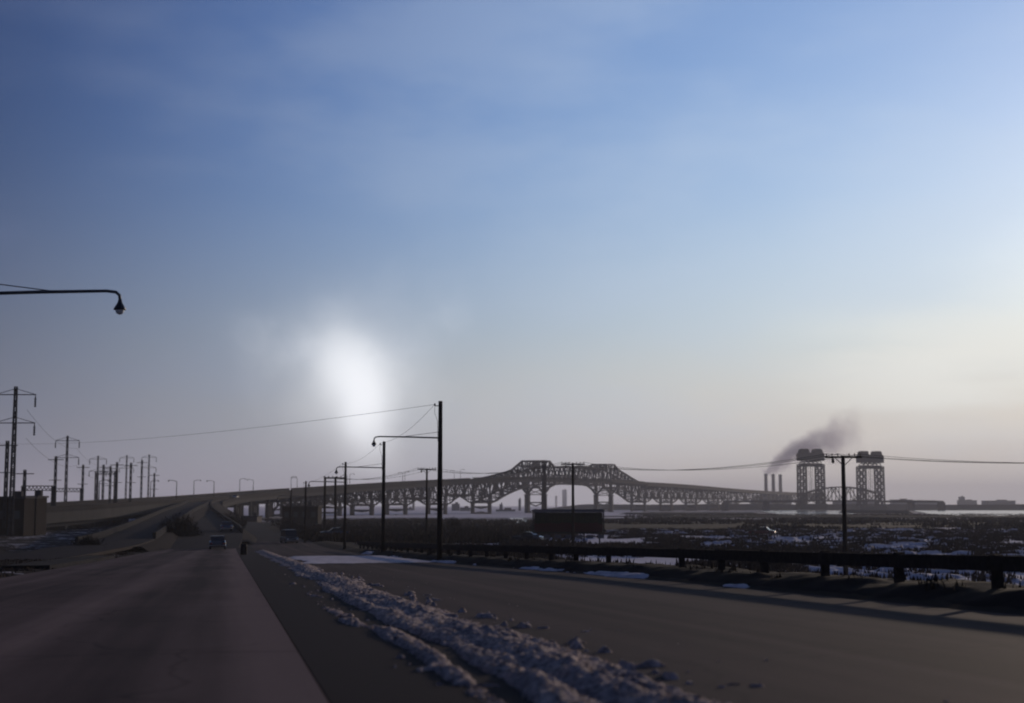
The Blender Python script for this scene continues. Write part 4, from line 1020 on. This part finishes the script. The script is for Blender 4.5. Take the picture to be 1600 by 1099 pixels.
# ------------------------------------------------------------------ reeds and scrub (stuff)
def scrub(name, pts, hmin, hmax, blades, wmul, m, label, lean=.35, snowcap=0.0):
    n = len(pts); P = np.asarray(pts); B = blades
    base = np.repeat(P, B, 0); N_ = n * B
    hs = np.repeat(rng.uniform(hmin, hmax, n), B) * rng.uniform(.5, 1, N_)
    ang = rng.uniform(0, 2 * np.pi, N_); rad = np.repeat(rng.uniform(.2, .7, n), B) * np.sqrt(rng.random(N_)) * wmul
    b = base.copy(); b[:, 0] += np.cos(ang) * rad; b[:, 1] += np.sin(ang) * rad
    th = rng.uniform(0, 2 * np.pi, N_); w = rng.uniform(.03, .09, N_) * wmul
    d = np.stack([np.cos(th), np.sin(th), 0 * th], 1) * w[:, None]
    la = rng.uniform(0, 2 * np.pi, N_); lv = rng.uniform(0, lean, N_) * hs
    tip = b.copy(); tip[:, 0] += np.cos(la) * lv; tip[:, 1] += np.sin(la) * lv; tip[:, 2] += hs
    b[:, 2] -= .1
    mid = (b + tip) / 2; mid[:, 2] += hs * .08
    V = np.stack([b - d, b + d, mid + d * .8, tip, mid - d * .8], 1).reshape(-1, 3)
    base_i = np.arange(N_) * 5
    me = bpy.data.meshes.new(name); q = np.stack([base_i + k for k in range(5)], 1)
    me.vertices.add(len(V)); me.vertices.foreach_set('co', V.astype(np.float32).ravel()); me.loops.add(q.size); me.loops.foreach_set('vertex_index', q.ravel().astype(np.int32))
    me.polygons.add(len(q)); me.polygons.foreach_set('loop_start', np.arange(0, q.size, 5, dtype=np.int32)); me.update(calc_edges=True)
    me.materials.append(MATS[m]); o = bpy.data.objects.new(name, me); sc.collection.objects.link(o)
    return tag(o, label, None, None, 'stuff')
def scatter(n, Y0, Y1, u0, u1, cond=None, power=1.0, z=None, near=0.0):
    out = []
    Ys = (Y0 ** power + (Y1 ** power - Y0 ** power) * rng.random(n)) ** (1 / power); U = rng.uniform(u0, u1, n); X = U * Ys
    keep = np.ones(n, bool)
    if cond is not None: keep = cond(X, Ys, U)
    X, Ys = X[keep], Ys[keep]; Z = zterr(X, Ys); return np.stack([X, Ys, Z], 1)
def marsh_c(X, Y, U):
    s, e = SE(X, Y); Y = np.where((U > .21) & (Y < 125) & (rng.random(len(Y)) < .75), 1e9, Y); Y_ = Y; X = np.where(Y > 1e8, 0, X); Y = np.where(Y > 1e8, 0, Y); cl = .5 * fbm(X * .05, Y * .028, 3) + .5 * fbm(X * .22 + 5, Y * .10, 2); return (e > eright(s) + 6) & (cl > .44) & (Y_ < 1e8)
scrub('dead_reeds', scatter(26000, 75, 330, -.13, .42, marsh_c, .8), .25, .85, 9, 1.5, 'reed', 'clumps of dead brown reeds poking through the snowy marsh')
scrub('dead_reeds', scatter(9000, 330, 900, -.19, .42, lambda X, Y, U: (SE(X, Y)[1] > 14) & ((Y < 560) | (U > .09)) & (fbm(X * .02, Y * .01, 3) > .36), .8), .5, 1.1, 7, 4.5, 'reed_dark', 'dark reed beds farther off below the bridge', .2)
scrub('dry_grass', scatter(2200, 14, 130, -.25, .42, lambda X, Y, U: (SE(X, Y)[1] > eright(SE(X, Y)[0]) + .9) & (SE(X, Y)[1] < eright(SE(X, Y)[0]) + 7)), .10, .38, 9, .6, 'reed_dark', 'dark dry grass on the guard rail bank', .5)
scrub('dry_grass', scatter(4000, 30, 190, -.42, -.21, lambda X, Y, U: (SE(X, Y)[1] < -8.6) & (fbm(X * .09, Y * .05, 3) > .42)), .04, .14, 8, 1.0, 'reed', 'dead grass on the verge left of the road', .5)
# scrub belt along the far side of the lot
scrub('brush', scatter(3000, 212, 330, -.165, .02, lambda X, Y, U: (SE(X, Y)[1] > 12.8)), .6, 1.4, 12, 3.0, 'reed_dark', 'dense dark brush between the lamp poles and the bridge', .3)
# snow lying on the hummocks
def hummocks():
    P = scatter(2600, 85, 330, -.12, .42, lambda X, Y, U: (SE(X, Y)[1] > eright(SE(X, Y)[0]) + 9) & (fbm(X * .035 + 9, Y * .02, 3) + U * .35 > .50), .8)
    k = 9; a = np.linspace(0, 2 * np.pi, k, endpoint=False); V = []; Fc = []
    r = rng.uniform(.5, 2.4, len(P)); el = rng.uniform(.4, .9, len(P)); h = rng.uniform(.10, .42, len(P)); rot = rng.uniform(0, np.pi, len(P))
    for i, p in enumerate(P):
        o = len(V); jit = rng.uniform(.7, 1.15, k)
        for lev, hh in ((1.0, -.15), (.62, .75)):
            for j in range(k):
                x = math.cos(a[j]) * r[i] * lev * jit[j]; y = math.sin(a[j]) * r[i] * el[i] * lev * jit[j]
                c, s_ = math.cos(rot[i]), math.sin(rot[i]); V.append((p[0] + x * c - y * s_, p[1] + x * s_ + y * c, p[2] + h[i] * hh * (1 + .3 * (jit[j] - 1)) ))
        V.append((p[0], p[1], p[2] + h[i]))
        for j in range(k): n = (j + 1) % k; Fc.append((o + j, o + n, o + k + n, o + k + j)); Fc.append((o + k + j, o + k + n, o + 2 * k))
    me = bpy.data.meshes.new('snow_hummocks'); me.from_pydata(V, [], Fc); me.shade_smooth(); me.materials.append(MATS['snow_far'])
    o = bpy.data.objects.new('snow_hummocks', me); sc.collection.objects.link(o); tag(o, 'snow covered hummocks scattered over the marsh', kind='stuff')
hummocks()
# embankments that frame the river
def mound(x0, x1, ytop, Y, lab, depth=30, name='embankment', m='berm_earth'):
    a, b = at(x0, 790, Y), at(x1, 790, Y); n = 60; H_ = zpx(ytop, Y); V = []
    xs = np.linspace(a.x, b.x, n); r = fbm(xs * .03, xs * 0 + Y, 4) - .5
    for k, (dy, f) in enumerate(((-depth / 2, 0), (-depth / 5, 1), (depth / 5, 1.02), (depth / 2, 0))):
        for i, x in enumerate(xs):
            en = min(1, min(i, n - 1 - i) / 5); V.append((x, Y + dy, MARSH - .6 + (H_ - MARSH + .6) * f * (1 + .25 * r[i]) * en))
    return tag(grid(name, np.array(V), 4, n, m), kind='structure')
mound(830, 1720, 788.5, 1700, '', 60)
mound(960, 1195, 801, 900, '', 30); mound(1310, 1425, 797, 1000, '', 30)
mound(990, 1800, 806, 640, '', 30)
mound(560, 690, 810, 560, '', 20); mound(825, 1000, 806, 700, '', 30)

# ------------------------------------------------------------------ bare thickets
def thicket(x0, x1, ytop, Y, lab, seed, n=260, cat='bush'):
    a, b = at(x0, 790, Y), at(x1, 790, Y); W = b.x - a.x; gz = zt((a.x + b.x) / 2, Y); H_ = zpx(ytop, Y) - gz; rr = random.Random(seed)
    t = empty('bare_bush', ((a.x + b.x) / 2, Y, gz), lab, cat); st = MB(); tw = MB()
    for i in range(n):
        x = rr.uniform(-.5, .5); y = rr.uniform(-.5, .5); dome = math.sqrt(max(.02, 1 - (2 * x) ** 2 * .8)); h = H_ * dome * rr.uniform(.55, 1.0)
        p0 = Vector((x * W * .8, y * W * .6, -.2)); p1 = Vector((x * W * 1.0 + rr.uniform(-.2, .2), y * W * .8, h * .6)); p2 = p1 + Vector((rr.uniform(-.5, .5), rr.uniform(-.5, .5), h * .4))
        (st if i < n // 6 else tw).tube([p0, p1, p2], [.05, .035, .012] if i < n // 6 else [.03, .02, .008], 3)
        for k in range(7):
            f = rr.uniform(.1, 1.0); q = p0.lerp(p1, f / .6) if f < .6 else p1.lerp(p2, (f - .6) / .4)
            d = Vector((rr.uniform(-1, 1), rr.uniform(-1, 1), rr.uniform(.1, .9))).normalized() * rr.uniform(.3, .9)
            s_ = Vector((d.y, -d.x, 0)).normalized() * rr.uniform(.05, .12)
            tw.add([q - s_ * .4, q + s_ * .4, q + d * .6 + s_, q + d], [(0, 1, 2, 3)])
    st.build('stems', 'bark', t); tw.build('twigs', 'bark', t)
    return t
thicket(248, 312, 803, 212, 'large dark bare thicket between the left ramp and the main road', 1, 420)
thicket(696, 722, 808, 300, 'dark bare bush behind the foot of the tallest lamp pole', 2, 160)
thicket(338, 385, 797, 330, 'dark brush at the foot of the viaduct right of the main road', 3, 300)
thicket(120, 160, 838, 150, 'low scrubby bush beside the foot of the left ramp', 4, 120)
thicket(438, 470, 812, 300, 'dark bush below the brick shed', 5, 200)
thicket(975, 1000, 800, 520, 'bare bush right of the billboard far off', 6, 120)

# ------------------------------------------------------------------ vehicles
def car(m, lab, kind='sedan'):
    t = empty('car', (0, 0, 0), lab, 'car')
    L_, W = 4.9, 1.85
    mb = MB()
    prof = [(-L_ / 2, .35), (-L_ / 2 + .08, .80), (-L_ / 2 + .9, .95), (L_ / 2 - 1.15, .93), (L_ / 2 - .05, .78), (L_ / 2, .35)]
    mb.prism(prof, W); mb.prism([(-L_ / 2 + .4, .25), (-L_ / 2 + .4, .4), (L_ / 2 - .4, .4), (L_ / 2 - .4, .25)], W * .9)
    body = mb.build('body', m, t)
    bv = body.modifiers.new('b', 'BEVEL'); bv.width = .07; bv.segments = 2
    cab = [(-L_ / 2 + 1.0, .93), (-L_ / 2 + 1.55, 1.45), (L_ / 2 - 2.1, 1.47), (L_ / 2 - 1.5, .93)]
    if kind == 'van': cab = [(-L_ / 2 + .1, .93), (-L_ / 2 + .2, 1.9), (L_ / 2 - 1.3, 1.9), (L_ / 2 - .8, .93)]
    mb = MB(); mb.prism(cab, W * .84); c = mb.build('windows', 'window_dark', t)
    rz_ = cab[1][1]; mb = MB(); mb.prism([(cab[1][0] - .05, rz_ - .02), (cab[1][0], rz_ + .05), (cab[2][0], rz_ + .05), (cab[2][0] + .05, rz_ - .02)], W * .85); mb.build('roof', m, t)
    for y in (-L_ / 2 + .85, L_ / 2 - .95):
        for x in (-1, 1):
            mb = MB(); mb.tube([(x * (W / 2 - .22), y, .33), (x * (W / 2 + .01), y, .33)], [.33, .33], 16); w = mb.build('wheel', 'tyre', t)
            mb = MB(); mb.tube([(x * (W / 2), y, .33), (x * (W / 2 + .03), y, .33)], [.17, .14], 12); mb.build('hubcap', 'chrome', w)
    for y, nm in ((-L_ / 2 - .04, 'rear_bumper'), (L_ / 2 + .04, 'front_bumper')):
        mb = MB(); mb.box((0, y, .45), (W * .98, .14, .14)); mb.build(nm, 'chrome', t)
    for x in (-.68, .68):
        mb = MB(); mb.tube([(x, -L_ / 2 - .02, .68), (x, -L_ / 2 + .1, .70)], [.10, .10], 10); mb.build('tail_light', 'tail_red', t)
        mb = MB(); mb.tube([(x, L_ / 2 + .02, .66), (x, L_ / 2 - .1, .66)], [.11, .11], 10); mb.build('headlight', 'glass_lamp', t)
    return t
def put(o, x, y, Y, z=None, rot=None):
    p = at(x, y, Y); o.location = (p.x, Y, p.z if z is None else z)
    if rot is not None: o.rotation_euler.z = R(rot)
hd = math.degrees(math.atan(-RX))
s_, e_ = SE(at(340, 849, 170).x, 170); o = car('car_black', 'dark sedan ahead in the right lane, seen from behind'); Y = 166; p = at(340, 849, Y); s1, _ = SE(p.x, Y); o.location = (p.x, Y, float(zroad(s1)) + .03); o.rotation_euler.z = math.atan(.2)
def on_path(path, x):
    return min(path, key=lambda q: abs(800 + q.x / q.y * F - x))
q = min(main_path, key=lambda q: abs(q.y - 232)); o = car('car_blue', 'dark car with a sun glint climbing toward the viaduct'); o.location = (q.x + 2.3, q.y, q.z + .08); o.rotation_euler.z = math.atan(.24)
q = min(rp2, key=lambda q: abs((800 + q.x / q.y * F) - 370)); o = car('car_cream', 'pale car glinting on the access ramp high beside the bridge'); o.location = q + Vector((0, 0, .1)); o.rotation_euler.z = math.pi
o = car('car_grey', 'grey van parked at the far end of the service road by the brush', 'van'); p = at(452, 840, 205); o.location = (p.x, 205, zt(p.x, 205) + .05); o.rotation_euler.z = R(200)
o = car('car_blue', 'blue car parked in the brush between the second and third lamp poles'); p = at(523, 840, 245); o.location = (p.x, 245, zt(p.x, 245) + .3); o.rotation_euler.z = R(100)
o = car('car_red', 'dark red car out in the marsh left of the near crossarm pole'); p = at(1191, 834, 262); o.location = (p.x, 262, zt(p.x, 262) + .1); o.rotation_euler.z = R(70)
o = car('car_black', 'black car parked below the left end of the billboard'); p = at(836, 840, 215); o.location = (p.x - 1, 215, zt(p.x, 215) + .1); o.rotation_euler.z = R(60)
# barrel at the gore
p = at(381, 850, 122); s1, e1 = SE(p.x, 122); t = empty('road_barrel', (p.x, 122, float(zroad(s1)) + .02), 'dark barrel standing where the ploughed snow ridge ends', 'barrel')
mb = MB(); mb.lathe((0, 0, 0), [(.27, 0), (.29, .03), (.27, .28), (.29, .31), (.27, .6), (.29, .63), (.27, .9)], 14); mb.build('drum', 'barrel', t, smooth=True); mb = MB(); mb.lathe((0, 0, .9), [(.28, 0), (.25, .03)], 14); mb.build('lid', 'barrel', t)
# kerbed tan island left of the road
def island(x0, x1, y, Y0, Y1, e0, e1, lab):
    mb = MB(); n = 14; 
    for k in range(n):
        sa, sb = Y0 + (Y1 - Y0) * k / n, Y0 + (Y1 - Y0) * (k + .97) / n
        vs = []
        for s_ in (sa, sb):
            for e in (e0, e1):
                X, Yy = XY(s_, e); z = max(float(zroad(s_)), zt(X, Yy)); vs += [(X, Yy, z - .1), (X, Yy, z + .16)]
        mb.add(vs, [(0, 1, 3, 2), (4, 6, 7, 5), (0, 4, 5, 1), (2, 3, 7, 6), (0, 2, 6, 4), (1, 5, 7, 3)])
    return mb
m_ = island(0, 0, 0, 72, 112, -10.6, -8.4, ''); tag(m_.build('kerb_island', 'parapet'), kind='structure')

# ------------------------------------------------------------------ haze
def haze():
    m = bpy.data.materials.new('haze'); m.use_nodes = True; nt = m.node_tree; nt.nodes.clear()
    o = nt.nodes.new('ShaderNodeOutputMaterial'); v = nt.nodes.new('ShaderNodeVolumePrincipled'); v.inputs['Color'].default_value = (.90, .92, 1.0, 1); v.inputs['Density'].default_value = HAZE; v.inputs['Anisotropy'].default_value = .2
    nt.links.new(v.outputs[0], o.inputs['Volume']); MATS['haze'] = m
    mb = MB(); z0, z1 = -8, 200; mb.box((0, 7000, (z0 + z1) / 2), (29000, 15000, z1 - z0)); tag(mb.build('haze', 'haze'), kind='stuff')
HAZE = .00014
haze()
